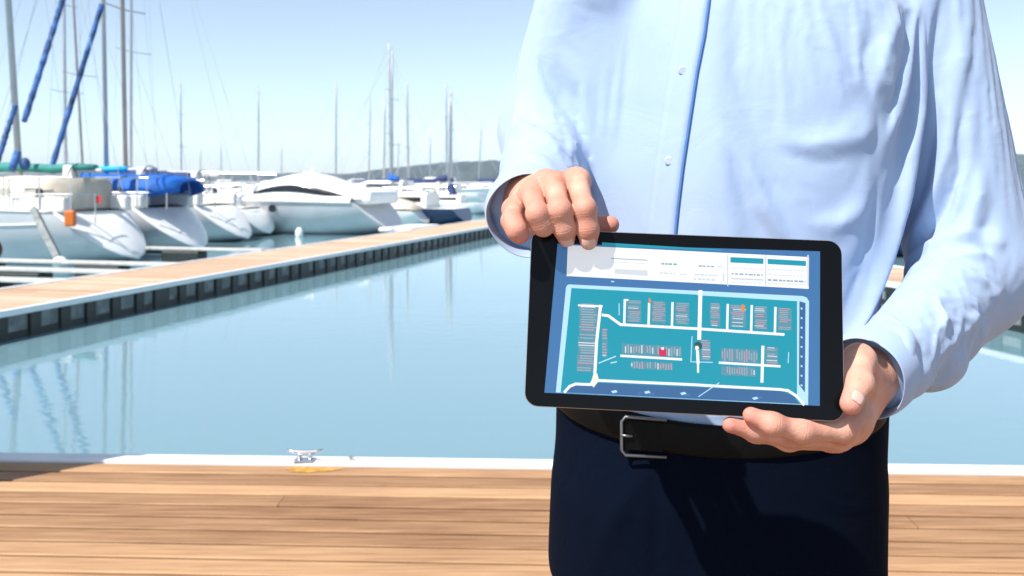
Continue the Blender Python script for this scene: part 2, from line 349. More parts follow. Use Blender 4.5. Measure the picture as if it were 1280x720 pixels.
def sailboat(L=8.5, B=2.5, fb=.95, rake=.8, mast_x=4.6, mast_h=12, mast_r=.055, name_label='', cat='sailboat', mastmat='alu', hullmat='gelshade', cover=None, boom=True, detail=2, stripe=None, group='sailboats berthed in the marina', wheel=True, boom_h=.75, mast_w=(1, 1), spread=True, cabin=True, lean=(0,0)):
    root = empty('sailboat'); tag(root, name_label, cat, group)
    rg = hull_rings(L, B, fb, rake)
    n = len(rg[0]); mb = MB(); mb.loft(rg, cap=False, closed=False)
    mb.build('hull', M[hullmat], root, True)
    # stern face and deck
    r0 = rg[0]; c0 = Vector((sum(p.x for p in r0)/n, 0, sum(p.z for p in r0)/n)); out_ = Vector((-.75, 0, .45)).normalized()
    mb = MB(); mb.loft([[c0+(p-c0)*k_+out_*(.11*(1-k_**2.2)+.002) for p in r0] for k_ in (1, .93, .82, .65, .42, .15)], closed=True, cap=True); mb.build('transom', M['gel'], root, True)
    mb = MB(); V = []; Fc = []
    for r_ in rg:
        a, b_ = r_[0], r_[-1]
        for k in range(7):
            q = k/6; p = a.lerp(b_, q); V.append(Vector((p.x, p.y, p.z+.05*math.sin(math.pi*q)*B/2.5)))
    for i in range(len(rg)-1):
        for k in range(6): Fc.append((i*7+k, i*7+k+1, (i+1)*7+k+1, (i+1)*7+k))
    mb.add(V, Fc)
    mb.tube([r_[0]+Vector((0, 0, .015)) for r_ in rg], .025, 6); mb.tube([r_[-1]+Vector((0, 0, .015)) for r_ in rg], .025, 6)
    mb.build('deck', M['deckw'], root, True)
    if detail >= 2:
        mb = MB()   # thin stripe line on each side
        for sd in (2, -3):
            mb.tube([r_[sd]+Vector((0, .006*(1 if sd < 0 else -1), 0)) for r_ in rg[2:-2]], .014, 5)
        mb.build('hull_stripe', M[stripe or 'gel'], root)
    if cabin:
        x0, x1, hw, hh = L*.34, L*.74, B*.31, .36
        rings = []
        for i in range(9):
            t = i/8; x = x0+(x1-x0)*t; h = hh*(1-.75*t**2.2)+.02; ww = hw*(1-.35*t**2); zb = fb*(1+.35*(x/L)**1.6)-.02
            rings.append([Vector((x, yy*ww, zb+zz*h)) for yy, zz in ((-1.06, 0), (-.98, .55), (-.86, .92), (-.5, 1.03), (0, 1.1), (.5, 1.03), (.86, .92), (.98, .55), (1.06, 0))])
        mb = MB(); mb.loft(rings, closed=False, cap=True); cb = mb.build('cabin', M['deckw'], root, True)
        if detail >= 1:
            for sgn in (-1, 1):
                for k in range(3):
                    mb = MB(); xx = x0+(x1-x0)*(.14+.22*k); zb = fb*(1+.35*(xx/L)**1.6)
                    mb.box(xx, xx+.55, sgn*hw*1.0-.012, sgn*hw*1.0+.012, zb+.10, zb+.22, bev=.008)
                    mb.build('window', M['glass'], cb)
    if detail >= 2:
        for s in (-1, 1):
            mb = MB(); mb.box(.9, L*.34, s*B*.33-.1, s*B*.33+.1, fb, fb+.28, bev=.05); mb.build('coaming', M['deckw'], root)
            for xx in (1.5, L*.31):
                mb = MB(); mb.tube([(xx, s*B*.33, fb+.27), (xx, s*B*.33, fb+.42)], [.07, .05], 10); mb.build('winch', M['dark'], root)
        # stern rail and lifelines
        mb = MB()
        for s in (-1, 1):
            y = s*B*.36; mb.tube([(.75, s*.35, fb+.62), (.75, y, fb+.62), (2.0, y*1.08, fb+.62)], .016, 6)
            mb.tube([(.75, s*.35, fb+.32), (.75, y, fb+.32), (2.0, y*1.08, fb+.32)], .012, 6)
            for xx in (.78, 1.4, 2.0): mb.tube([(xx, y*(1+.06*(xx-.7)), fb), (xx, y*(1+.06*(xx-.7)), fb+.62)], .014, 6)
            xs = [2.0+k*(L-2.6)/5 for k in range(6)]
            pts = []
            for xx in xs:
                k = min(range(len(rg)), key=lambda i: abs(rg[i][0].x-xx)); e = rg[k][-1]; q = Vector((xx, s*abs(e.y)*.95, e.z)); mb.tube([q, q+Vector((0, 0, .6))], .012, 6); pts.append(q)
            mb.tube([q+Vector((0, 0, .6)) for q in pts], .006, 5); mb.tube([q+Vector((0, 0, .3)) for q in pts], .006, 5)
        mb.build('railing', M['steel'], root)
        if wheel:
            mb = MB(); c = Vector((1.35, 0, fb+.55)); mb.tube([c+Vector((0, .33*math.cos(a), .33*math.sin(a))) for a in [2*math.pi*k/24 for k in range(25)]], .011, 6, False)
            for k in range(3):
                a = k*math.pi/3; e = Vector((0, .32*math.cos(a), .32*math.sin(a))); mb.tube([c-e, c+e], .009, 5)
            wl = mb.build('steering_wheel', M['dark'], root)
            mb = MB(); mb.box(1.42, 1.62, -.12, .12, fb, fb+.85, bev=.03); mb.build('pedestal', M['deckw'], root)
        mb = MB(); mb.tube([(1.9, B*.33, fb+.02), (2.5, B*.36, fb+.05), (2.6, B*.3, fb+.1)], .06, 8); mb.build('rolled_line', M['dark'], root); mb = MB(); mb.box(2.8, 3.3, -.2, .2, fb+.02, fb+.2, bev=.03); mb.build('deck_bag', M['dark'], root)
    # mast with spreaders; boom
    zd = fb*1.15
    top = Vector((mast_x+lean[0], lean[1], zd+mast_h)); bot = Vector((mast_x, 0, zd-.1))
    mb = MB(); mb.tube([bot, bot.lerp(top, .8), top], [mast_r, mast_r, mast_r*.7], 10)
    mb.tube([top, top+Vector((0, 0, .35))], .012, 5)
    if spread:
        for q, wd in ((.38, .8), (.68, .55)):
            c = bot.lerp(top, q); mb.tube([c+Vector((-.1, -wd, .02)), c, c+Vector((-.1, wd, .02))], .016*mast_r/.055, 6)
    mb.build('mast', M[mastmat], root, True)
    wr = .006 if detail >= 2 else .011
    mb = MB()
    mb.tube([top, (.35, 0, fb+.1)], wr, 4); mb.tube([bot.lerp(top, .97), (L-.25, 0, fb*1.4)], wr, 4)
    for s in (-1, 1):
        c1 = bot.lerp(top, .38)+Vector((-.1, s*.8, 0)); c2 = bot.lerp(top, .68)+Vector((-.1, s*.55, 0)); e = Vector((mast_x-.2, s*B*.47, fb*1.15))
        mb.tube([e, c1, c2, top], wr*.8, 4)
    mb.build('rigging', M['wire'], root)
    if boom:
        zb = zd+boom_h; mb = MB(); mb.tube([(mast_x, 0, zb), (1.6, 0, zb+.05)], .05, 8); bo = mb.build('boom', M[mastmat], root)
        if cover:
            rings = []
            for i in range(12):
                t = i/11; x = mast_x+.15+(1.5-mast_x)*t; h = .30*(1-.45*t)+.02*math.sin(i*2.1); ww = .13*(1-.2*t)
                rings.append([Vector((x, ww*math.sin(a)*(1-.3*math.cos(a)), zb+.06+h*.5+h*.6*math.cos(a)*(1 if math.cos(a) > 0 else .8))) for a in [2*math.pi*k/12 for k in range(12)]])
            mb = MB(); mb.loft(rings); mb.build('sail_cover', M[cover], bo, True)
    return root
def place_boat(root, px, Y, flip=False, rz=0, x_at=0):
    """the boat's stern (x_at metres forward of it) stands at photo column px, depth Y"""
    a = math.atan2(HV.y, HV.x)+rz
    if flip: a += math.pi
    p = Vector(((px-640)/F*Y, Y, WZ)); d = Vector((math.cos(a), math.sin(a), 0))
    root.location = p-d*x_at; root.rotation_euler = (0, 0, a); return root
def furled(root, a, b_, r_, m='furl'):
    a = Vector(a); b_ = Vector(b_); mb = MB(); N = 26
    mb.tube([a.lerp(b_, i/N) for i in range(N+1)], [r_*(.85+.08*math.sin(i*1.9)+.12*random.random()) for i in range(N+1)], 7)
    return mb.build('furled_sail', M[m], root, True)
def local(root, w_):   # world point -> root's frame
    a = root.rotation_euler.z; return Matrix.Rotation(-a, 3, 'Z') @ (Vector(w_)-root.location)
def panel(name, root, pts, th, m):
    """canvas slab between world points laid out as [ (near-left), ... ] loops"""
    pass

def mx_for(px_s, Y, px_m):
    p = Vector(((px_s-640)/F*Y, Y)); k = (px_m-640)/F     # (p+t*HV).x = k*(p+t*HV).y
    return (k*p.y-p.x)/(HV.x-k*HV.y)
# --- first boat (leftmost)
b1 = sailboat(9, 2.6, .95, 1.1, mast_x=mx_for(178, 17.6, 27), mast_h=13, mast_r=.062, name_label='leftmost white sailboat with cream cockpit tent and green boom cover', group='sailboats moored stern to the pier', boom=False, cabin=True, lean=(1.0, 0))
place_boat(b1, 178, 17.6)
def bl(x, y, z): return (x, y, z)
def tent(root, x0, x1, y0, y1, z0, z1, m, name='cockpit_tent', slope=.12, seg=6):
    rings = []
    for i in range(seg+1):
        t = i/seg; x = x0+(x1-x0)*t; sag = .03*math.sin(i*math.pi)*0; tp = z1-slope*abs(t-.5)*.6-.02*(i % 2)
        rings.append([Vector((x, y, z)) for y, z in ((y0, z0), (y0+.03, z1-.18-.02*(i % 2)), (y0+.16, tp-.03), ((y0+y1)/2, tp), (y1-.16, tp-.03), (y1-.03, z1-.18), (y1, z0))])
    mb = MB(); mb.loft(rings, closed=False, cap=True); return mb.build(name, M[m], root, True)
tn = tent(b1, 1.25, 3.3, -.85, .85, .93, 1.62, 'cream')
VN = mat('clear_vinyl', (.5, .47, .42), .15)
for xa, xb in ((2.15, 2.6), (1.45, 1.8)):
    mb = MB(); mb.box(xa, xb, .862, .874, 1.12, 1.38, bev=.004); mb.build('tent_window', VN, tn)
mb = MB(); mb.tube([(3.75, 0, 1.72), (.85, 0, 1.70)], .04, 8); bo = mb.build('boom', M['alu'], b1)
mb = MB(); mb.loft([[Vector((x, .10*math.cos(a), 1.75+hh*math.sin(a)+.02*math.sin(x*9))) for a in [2*math.pi*k/10 for k in range(10)]] for x, hh in ((3.3, .07), (3.0, .10), (2.4, .085), (1.9, .09), (1.5, .075), (1.0, .06))]); mb.build('sail_cover', M['teal'], bo, True)
# second
b2 = sailboat(8.5, 2.6, .95, 1.1, mast_x=mx_for(258, 20.3, 134), mast_h=13, mast_r=.05, name_label='white sailboat second from the left with bright blue cockpit awning', group='sailboats moored stern to the pier', boom=False, lean=(.3, 0))
place_boat(b2, 258, 20.3)
def awning(root, x0, x1, hw, z0, z1, m):
    rings = []
    for i in range(13):
        t = i/12; x = x0+(x1-x0)*t; k = math.sin(math.pi*t)**.35 if 0 < t < 1 else .25
        e = min(1, t*5)**.8; zt = z1-.03*math.sin(math.pi*t)-.16*(1-e); zl = z0+.10*(1-e)+.012*math.sin(t*19)
        rings.append([Vector((x, y*(.55+.45*e), z)) for y, z in ((-hw, zl), (-hw*1.01, zl+.12), (-hw*.96, zt-.13), (-hw*.7, zt-.03), (0, zt), (hw*.7, zt-.03), (hw*.96, zt-.13), (hw*1.01, zl+.12), (hw, zl))])
    mb = MB(); mb.loft(rings, closed=False, cap=False); o = mb.build('awning', M[m], root, True); md = o.modifiers.new('s', 'SOLIDIFY'); md.thickness = .02; return o
aw = awning(b2, .35, 2.95, .8, 1.17, 1.66, 'blue')
mb = MB()
for x in (.35, 2.6):
    for s in (-1, 1): mb.tube([(x, s*.9, .93), (x, s*.9, 1.26)], .014, 6)
mb.build('awning_pole', M['steel'], aw)
mb = MB(); mb.tube([(2.75, 0, 1.74), (1.2, 0, 1.76)], .04, 8); bo = mb.build('boom', M['alu'], b2)
mb = MB(); mb.loft([[Vector((x, .09*math.cos(a), 1.76+.07*math.sin(a))) for a in [2*math.pi*k/10 for k in range(10)]] for x in (3.3, 2.9, 2.3, 1.9)]); mb.build('sail_cover', M['cyan'], bo, True)
# third, fourth
b3 = sailboat(9, 2.5, .9, 1.0, lean=(.3, 0), mast_x=mx_for(314, 23.8, 158), mast_h=13, mast_r=.06, mastmat='alub', cover='navy', boom_h=.42, name_label='white sailboat third from the left with bronze mast and navy boom cover', group='sailboats moored stern to the pier')
place_boat(b3, 314, 23.8)
b4 = sailboat(7.5, 2.2, .75, .6, mast_x=4.4, mast_h=11.5, mast_r=.045, name_label='small white sailboat with a stern just in front of the motor yacht', group='sailboats moored stern to the pier', wheel=False)
place_boat(b4, 340, 26.2)
# grey boarding plank leaning from boat to finger, with its white roller
p0 = P(42, 262, 16.6); p1 = P(75, 329, 15.2)
gp = empty('boarding_plank', p1); tag(gp, 'grey boarding plank slanting from the leftmost sailboat down to the finger pontoon', 'plank')
mb = MB(); d = p0-p1; mb.tube([Vector((0, 0, .02)), d*.5, d], [.07, .075, .075], 4); mb.build('board', M['conc'], gp)
mb = MB(); mb.ell((0, 0, 0), (.12, .12, .11), 10); mb.build('roller', M['gel'], gp, True)
# lifebuoy bag, flag, gear
q = P(88, 273, 16.8); mb = MB(); mb.box(-.09, .09, -.06, .06, -.14, .14, bev=.03, M4=Matrix.Translation(q)); tag(mb.build('rescue_bag', M['orange']), 'orange rescue bag hanging on the rail of the leftmost sailboat', 'bag')
q = P(119, 262, 17.0); mb = MB(); mb.tube([q+Vector((0, 0, -.25)), q+Vector((0, 0, .28))], .012, 6); fl = mb.build('flag', M['steel']); tag(fl, 'small red ensign on a staff at the stern of the leftmost sailboat', 'flag')
mb = MB(); mb.loft([[q+Vector((x, .02*math.sin(x*40), z)) for z in (.12, .24)] for x in [.012+.02*k for k in range(6)]], cap=False, closed=False); mb.build('cloth', M['red'], fl)
# red fender on the left edge
q = P(-5, 312, 16.4); mb = MB(); mb.ell(q, (.10, .10, .16), 12); tag(mb.build('fender', M['darkred'], None, True), 'dark red fender hanging against the hull at the left edge', 'fender')

# --- blue furled sails and masts of hidden boats behind the front row
def world_mast_boat(pxb, Y, ptop, label, L=8, mr=.055, mm='alu', group='sailboats berthed in the marina', detail=1, cover='navy', flip=False, mx=None, hull='gel', B=2.6, fb=.75, rz=0):
    mx = mx or L*.5
    xt = (ptop[0]-640)/F*Y; zt = CAMZ-(ptop[1]-HY)/F*Y; xb = (pxb-640)/F*Y
    mh = zt-(WZ+fb*1.15); sg = -1 if not flip else 1
    bt = sailboat(L, B, fb, .7, mast_x=mx, mast_h=mh, mast_r=mr, mastmat=mm, name_label=label, cover=cover, detail=detail, boom_h=.42, group=group, lean=(sg*(xt-xb), 0), hullmat=hull, spread=True)
    place_boat(bt, pxb, Y, flip, rz, x_at=mx); return bt
h1 = world_mast_boat(83, 33, (78, -110), 'sailboat behind the cream tent whose slim mast stands between two blue rolled sails', mr=.05)
h2 = world_mast_boat(106, 31, (78, -170), 'sailboat behind the front row with a thin brownish mast leaning left', mr=.042, mm='alub')
# rolled headsails: built in world space on their own boats
def roll(root, A, B, r_):
    return furled(root, local(root, A), local(root, B), r_)
roll(h1, P(80, -6, 30), P(30, 152, 28.5), .10)
roll(b2, P(127, 6, 20), P(63, 214, 19), .062)
roll(b1, P(19, 132, 18), P(-4, 205, 17.4), .055)
mb = MB(); q = local(b1, P(31, 205, 17.6)); mb.ell(q, (.10, .09, .12), 10); mb.tube([local(b1, P(22, 190, 17.6)), local(b1, P(15, 212, 17.4))], .07, 7); mb.build('sail_bag', M['furl'], b1, True)

# --- distant marina
D = [ # px base, depth, top px,py, label, mast r, cover, hull
 (227, 100, (225, 100), 'distant sailboat whose mast rises above the end of the blue awning', .09, 'blue', 'gel'),
 (323, 92, (323, 110), 'distant sailboat with one tall mast left of the motor yacht roof', .085, None, 'gel'),
 (420, 96, (420, 104), 'distant sailboat with a mast straight above the motor yacht roof', .09, None, 'gel'),
 (461, 88, (463, 118), 'distant sailboat with the thin mast right of the motor yacht', .065, None, 'gel'),
 (480, 82, (481, 122), 'distant sailboat with short mast beside the tallest far mast', .085, None, 'gel'),
 (489, 74, (486, 53), 'sailboat with the tallest mast of the far row', .10, 'navy', 'gel'),
 (511, 80, (508, 102), 'distant sailboat with dark mast above the blue boom cover', .09, 'navy', 'navyhull'),
 (564, 66, (564, 112), 'sailboat with the right one of the two close masts before the hill', .08, 'navy', 'gel'),
 (559, 78, (557, 105), 'sailboat with the left one of the two close masts before the hill', .085, None, 'gel'),
 (537, 120, (538, 170), 'far sailboat with a faint mast left of the twin masts', .08, 'blue', 'gel'),
 (497, 130, (498, 172), 'far sailboat with a faint short mast between darker ones', .08, None, 'gel'),
 (277, 140, (276, 178), 'far sailboat with the faint short mast over the blue awning end', .08, None, 'gel'),
 (598, 90, (602, 150), 'sailboat partly hidden behind the shirt sleeve', .06, 'navy', 'gel'),
 (352, 150, (352, 180), 'far sailboat with a faint mast over the yacht windscreen', .08, None, 'gel'),
 (250, 170, (251, 185), 'farthest sailboat with a tiny mast near the shoreline', .09, None, 'gel')]
for k, (pb, Y, tp, lab, mr, cv, hl) in enumerate(D):
    L = random.uniform(9, 11.5)
    world_mast_boat(pb, Y, tp, lab, L=L, mr=mr, cover=cv, hull=hl, flip=k % 2 == 1, detail=1, B=3, fb=.8, rz=random.uniform(-.15, .15))
# backstay-like heavy line of the twin mast boat
# --- blue covered boat right of the yacht, navy hulled boat by the pier
c1 = sailboat(6, 2.0, .6, .4, mast_x=mx_for(545, 40, 490), mast_h=6.3, mast_r=.05, cover='blue', name_label='white daysailer with bright blue boom cover right of the motor yacht', hullmat='gel', stripe='navy')
place_boat(c1, 545, 40)
c1b = sailboat(6, 2.0, .6, .4, mast_x=mx_for(585, 47, 562), mast_h=4.9, mast_r=.055, cover='navy', name_label='daysailer with a dark sail bundle behind the navy hulled launch', hullmat='gel')
place_boat(c1b, 585, 47)
furled(c1b, local(c1b, P(563, 232, 46)), local(c1b, P(568, 250, 45.5)), .2, 'navy')

def hull_boat(kind_label, L, B, fb, hullm, px, Y, cabin_h=.9, cat='motorboat', grp='motorboats in the marina', rz=0, flip=False, cover=None):
    root = empty('motorboat'); tag(root, kind_label, cat, grp)
    rg = hull_rings(L, B, fb, .35, .25, full=.92); mb = MB(); mb.loft(rg, cap=False, closed=False); mb.add(rg[0], [tuple(range(len(rg[0])))]); mb.build('hull', M[hullm], root, True)
    mb = MB(); V = [q for r_ in rg for q in (r_[0], r_[-1])]; mb.add(V, [(2*i, 2*i+1, 2*i+3, 2*i+2) for i in range(len(rg)-1)]); mb.build('deck', M['deckw'], root)
    if cover:
        mb = MB(); mb.loft([[Vector((x, y, fb*(1+.25*(x/L)**1.6)+.02+hh*(1-(y/(B*.5))**2))) for y in [B*.5*wf*q for q in (-1, -.6, 0, .6, 1)]] for x, hh, wf in ((.3, .05, .85), (.6, .28, .93), (L*.3, .42, .98), (L*.5, .38, .98), (L*.66, .16, .82), (L*.7, .04, .7))], closed=False, cap=True); mb.build('canvas_cover', M[cover], root, True)
        place_boat(root, px, Y, rz=rz, flip=flip); return root
    x0, x1, hw = L*.25, L*.7, B*.36; h = cabin_h
    sec = lambda x, ww, hh: [Vector((x, -ww, fb)), Vector((x, -ww*.92, fb+hh*.8)), Vector((x, -ww*.7, fb+hh)), Vector((x, ww*.7, fb+hh)), Vector((x, ww*.92, fb+hh*.8)), Vector((x, ww, fb))]
    mb = MB(); mb.loft([sec(x0, hw, h), sec(L*.5, hw, h), sec(L*.6, hw*.9, h*.55), sec(x1, hw*.7, .1)], closed=False, cap=True); cb = mb.build('cabin', M['deckw'], root)
    for s in (-1, 1):
        mb = MB(); mb.box(x0+.2, L*.5, s*hw*.965-.02, s*hw*.965+.02, fb+h*.42, fb+h*.72, bev=.01); mb.build('window', M['glass'], cb)
    mb = MB()
    for s in (-1, 1):
        pts = []
        for i in (14, 17, 20, 23): e = rg[i][-1]; q = Vector((e.x, s*abs(e.y)*.9, e.z)); mb.tube([q, q+Vector((0, 0, .5))], .015, 5); pts.append(q+Vector((0, 0, .5)))
        mb.tube(pts, .015, 5)
    mb.build('railing', M['steel'], root)
    place_boat(root, px, Y, rz=rz, flip=flip); return root
hull_boat('motorboat with dark navy hull and white cabin close to the pier end', 5.5, 2.2, .55, 'navyhull', 588, 33.5, .55)
for k, (px, Y, L, lab) in enumerate([(300, 58, 9, 'white motorboat behind the blue awning, left of the yacht'), (470, 48, 8, 'white motorboat moored behind the yacht stern'), (610, 58, 8, 'white motorboat before the dark hill beside the sleeve'), (556, 55, 9, 'white motorboat behind the twin masts'),
      (240, 75, 10, 'far white motorboat over the second sailboat'), (395, 80, 9, 'far white motorboat behind the yacht roof'), (500, 100, 10, 'far white motorboat below the tallest masts'), (600, 100, 11, 'far white motorboat at the foot of the dark hill'), (140, 62, 9, 'far white motorboat behind the leftmost masts'),
      (526, 46, 5, 'white launch tied up right behind the blue boom cover'), (612, 44, 5, 'white launch half hidden by the sleeve'), (455, 62, 7, 'white motorboat behind the yacht foredeck rail'), (596, 66, 6, 'white motorboat between the navy launch and the hill'),
      (345, 66, 8, 'white motorboat beyond the dark canvas hood'), (575, 80, 8, 'small far white motorboat right of the twin masts'), (1090, 19.5, 6, 'dark hulled motorboat seen through the gap beside the arm')]):
    hull_boat(lab, L, L*.3, L*.095, 'navyhull' if Y == 19.5 else 'gel', px, Y, L*.075, rz=random.uniform(-.1, .1), flip=Y == 19.5)

hull_boat('low white runabout under a dark navy canvas cover beside the pier', 4.2, 1.7, .5, 'gel', 549, 35.5, cover='navy')
hull_boat('low white runabout under pale canvas close to the yacht stern', 4.0, 1.6, .5, 'gel', 536, 32.5, cover='cream')
# --- the motor yacht
def yacht():
    root = empty('motor_yacht'); tag(root, 'white express motor yacht with a dark curved side window and sloping hardtop', 'motor yacht')
    L, B, fb = 9.5, 2.9, .95
    rg = hull_rings(L, B, fb, 1.0, .22, n=34, full=.92); n = len(rg[0])
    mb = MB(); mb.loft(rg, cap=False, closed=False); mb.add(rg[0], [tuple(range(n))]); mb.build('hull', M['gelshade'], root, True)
    mb = MB()
    for r_ in (0, -1):
        pts = [q[r_] for q in rg]; y = 1 if r_ == -1 else -1
        mb.loft([[p+Vector((0, y*.03, -.05)), p+Vector((0, y*.045, .03)), p+Vector((0, -y*.1, .12)), p+Vector((0, -y*.5, .16))] for p in pts], closed=False, cap=False)
    V = [q for r_ in rg for q in (r_[0]+Vector((0, .4, .15)) if abs(r_[0].y) > .5 else r_[0]+Vector((0, 0, .14)), r_[-1]+Vector((0, -.4, .15)) if abs(r_[0].y) > .5 else r_[-1]+Vector((0, 0, .14)))]
    mb.add(V, [(2*i, 2*i+1, 2*i+3, 2*i+2) for i in range(len(rg)-1)]); mb.build('deck', M['deckw'], root, True)
    mb = MB(); mb.box(.15, L*.88, -B/2*1.005, B/2*1.005, -.03, .05); 
    # superstructure: side profile lofted with tumblehome
    prof = [(x_*.60+.2, h_*.60) for x_, h_ in [(1.0, .16), (1.5, .34), (2.2, .56), (3.0, .82), (3.8, 1.08), (4.4, 1.16), (5.0, 1.06), (5.8, .84), (6.8, .58), (8.0, .32), (9.4, .12)]]
    rings = []
    for x, h in prof:
        ww = B*.42*(1 if x < 3.2 else 1-.5*((x-3.2)/2.7)**2)
        zb = fb*(1+.22*(x/L)**1.6)+.05
        rings.append([Vector((x, s*ww*k, zb+h*z)) for s, k, z in ((-1, 1, 0), (-1, .96, .45), (-1, .86, .78), (-1, .68, .95), (-1, .3, 1.02), (1, .3, 1.02), (1, .68, .95), (1, .86, .78), (1, .96, .45), (1, 1, 0))])
    mb = MB(); mb.loft(rings, closed=False, cap=True); sp = mb.build('superstructure', M['gel'], root, True); bv = BVHTree.FromPolygons(mb.v, mb.f)
    # long dark window: swept crescent laid 8 mm proud of the side
    for s in (-1, 1):
        up, lo = [], []
        for i in range(22):
            t = i/21; x = 1.15+2.9*t
            zc = fb*(1+.22*(x/L)**1.6)+.05+.06+.26*math.sin(math.pi*min(1, t*.93))**1.1*(.55+.45*t)
            th = .018+.085*math.sin(math.pi*min(1, t*.98))**.8
            row = []
            for k in range(9):
                z = zc+th-2*th*k/8; ht = bv.ray_cast(Vector((x, s*4, z)), Vector((0, -s, 0)))
                p = ht[0] if ht[0] else Vector((x, s*B*.4, z)); row.append(Vector((p.x, p.y+s*.018, p.z)))
            up.append(row)
        mb = MB(); mb.loft(up, closed=False, cap=False); mb.build('window', M['glass'], sp, True)
    for s in (-1, 1):
        mb = MB(); c = Vector((3.3, s*B*.5*.985, .74)); mb.tube([c+Vector((0, -s*.05, 0)), c+Vector((0, s*.03, 0))], .10, 16); mb.build('porthole', M['glass'], root)
    mb = MB()    # bow rail
    for s in (-1, 1):
        pts = []
        for i in range(16, 33, 3): e = rg[i][-1]; q = Vector((e.x, s*abs(e.y)*.9, e.z+.1)); mb.tube([q, q+Vector((0, 0, .6))], .014, 5); pts.append(q+Vector((0, 0, .6)))
        mb.tube(pts, .016, 6)
    mb.build('railing', M['steel'], root)
    mb = MB(); mb.box(-.7, .25, -B*.42, B*.42, .12, .24, bev=.05); mb.build('swim_platform', M['gel'], root)
    mb = MB(); mb.box(.5, 1.5, -B*.38, B*.38, fb-.1, fb+.28, bev=.12); mb.build('stern_seat', M['gel'], root)
    mb = MB(); mb.tube([(2.8, 0, 1.68), (2.75, 0, 1.9)], [.05, .03], 8); mb.build('antenna', M['gel'], root); mb = MB(); mb.ell((2.7, .4, 1.70), (.16, .16, .08), 10); mb.build('radar_dome', M['gel'], root, True)
    return root
yt = yacht(); place_boat(yt, 503, 27.2)
mb = MB(); c = P(340, 240, 40); mb.loft([[c+Vector((x, y, .02+hh*(1-(y/1.1)**2))) for y in (-1.1, -.8, -.4, 0, .4, .8, 1.1)] for x, hh in ((-.75, .1), (-.4, .3), (.1, .38), (.6, .3), (.85, .1))], closed=False, cap=True)
tag(mb.build('canvas_cover', M['navy'], None, True), 'small dark blue canvas hood left of the motor yacht roof', 'canvas hood')
# three fenders between hulls, mooring buoys
for k, (px, py, Y, lab) in enumerate([(374, 292, 26.0, 'white round fender hanging at the side of the motor yacht'), (331, 305, 25.4, 'white fender on the pier side of the small sailboat')]):
    mb = MB(); mb.ell(P(px, py, Y), (.11, .11, .17), 12); tag(mb.build('fender', M['gel'], None, True), lab, 'fender', 'white fenders')
# ============================================================ the person
def surface_nets(f, org, h):
    nx, ny, nz = f.shape; neg = f < 0
    cs = np.zeros((nx-1, ny-1, nz-1), np.int8)
    for dx in (0, 1):
        for dy in (0, 1):
            for dz in (0, 1): cs += neg[dx:nx-1+dx, dy:ny-1+dy, dz:nz-1+dz]
    act = (cs > 0) & (cs < 8); I = np.argwhere(act); idx = -np.ones(act.shape, np.int64); idx[act] = np.arange(len(I))
    acc = np.zeros((len(I), 3)); cnt = np.zeros(len(I))
    corners = [(a, b, c) for a in (0, 1) for b in (0, 1) for c in (0, 1)]
    for c0 in corners:
        for ax in range(3):
            if c0[ax]: continue
            c1 = list(c0); c1[ax] = 1
            A = f[I[:, 0]+c0[0], I[:, 1]+c0[1], I[:, 2]+c0[2]]; B = f[I[:, 0]+c1[0], I[:, 1]+c1[1], I[:, 2]+c1[2]]
            m = (A < 0) != (B < 0); t = A[m]/(A[m]-B[m]); p = np.tile(np.array(c0, float), (m.sum(), 1)); p[:, ax] += t
            acc[m] += p; cnt[m] += 1
    V = (I+acc/cnt[:, None])*h+np.array(org)
    Q = []
    for ax in range(3):
        sl0 = [slice(None)]*3; sl1 = [slice(None)]*3; sl0[ax] = slice(0, -1); sl1[ax] = slice(1, None)
        a = neg[tuple(sl0)]; b = neg[tuple(sl1)]; E = np.argwhere(a != b)
        u, v = [(1, 2), (2, 0), (0, 1)][ax]
        ok = (E[:, u] > 0) & (E[:, v] > 0) & (E[:, u] < f.shape[u]-1) & (E[:, v] < f.shape[v]-1); E = E[ok]
        flip = a[tuple(E.T)]
        q = []
        for du, dv in ((-1, -1), (0, -1), (0, 0), (-1, 0)):
            e = E.copy(); e[:, u] += du; e[:, v] += dv; q.append(idx[tuple(e.T)])
        q = np.stack(q, 1); q[~flip] = q[~flip][:, ::-1]; Q.append(q)
    return V, np.concatenate(Q)
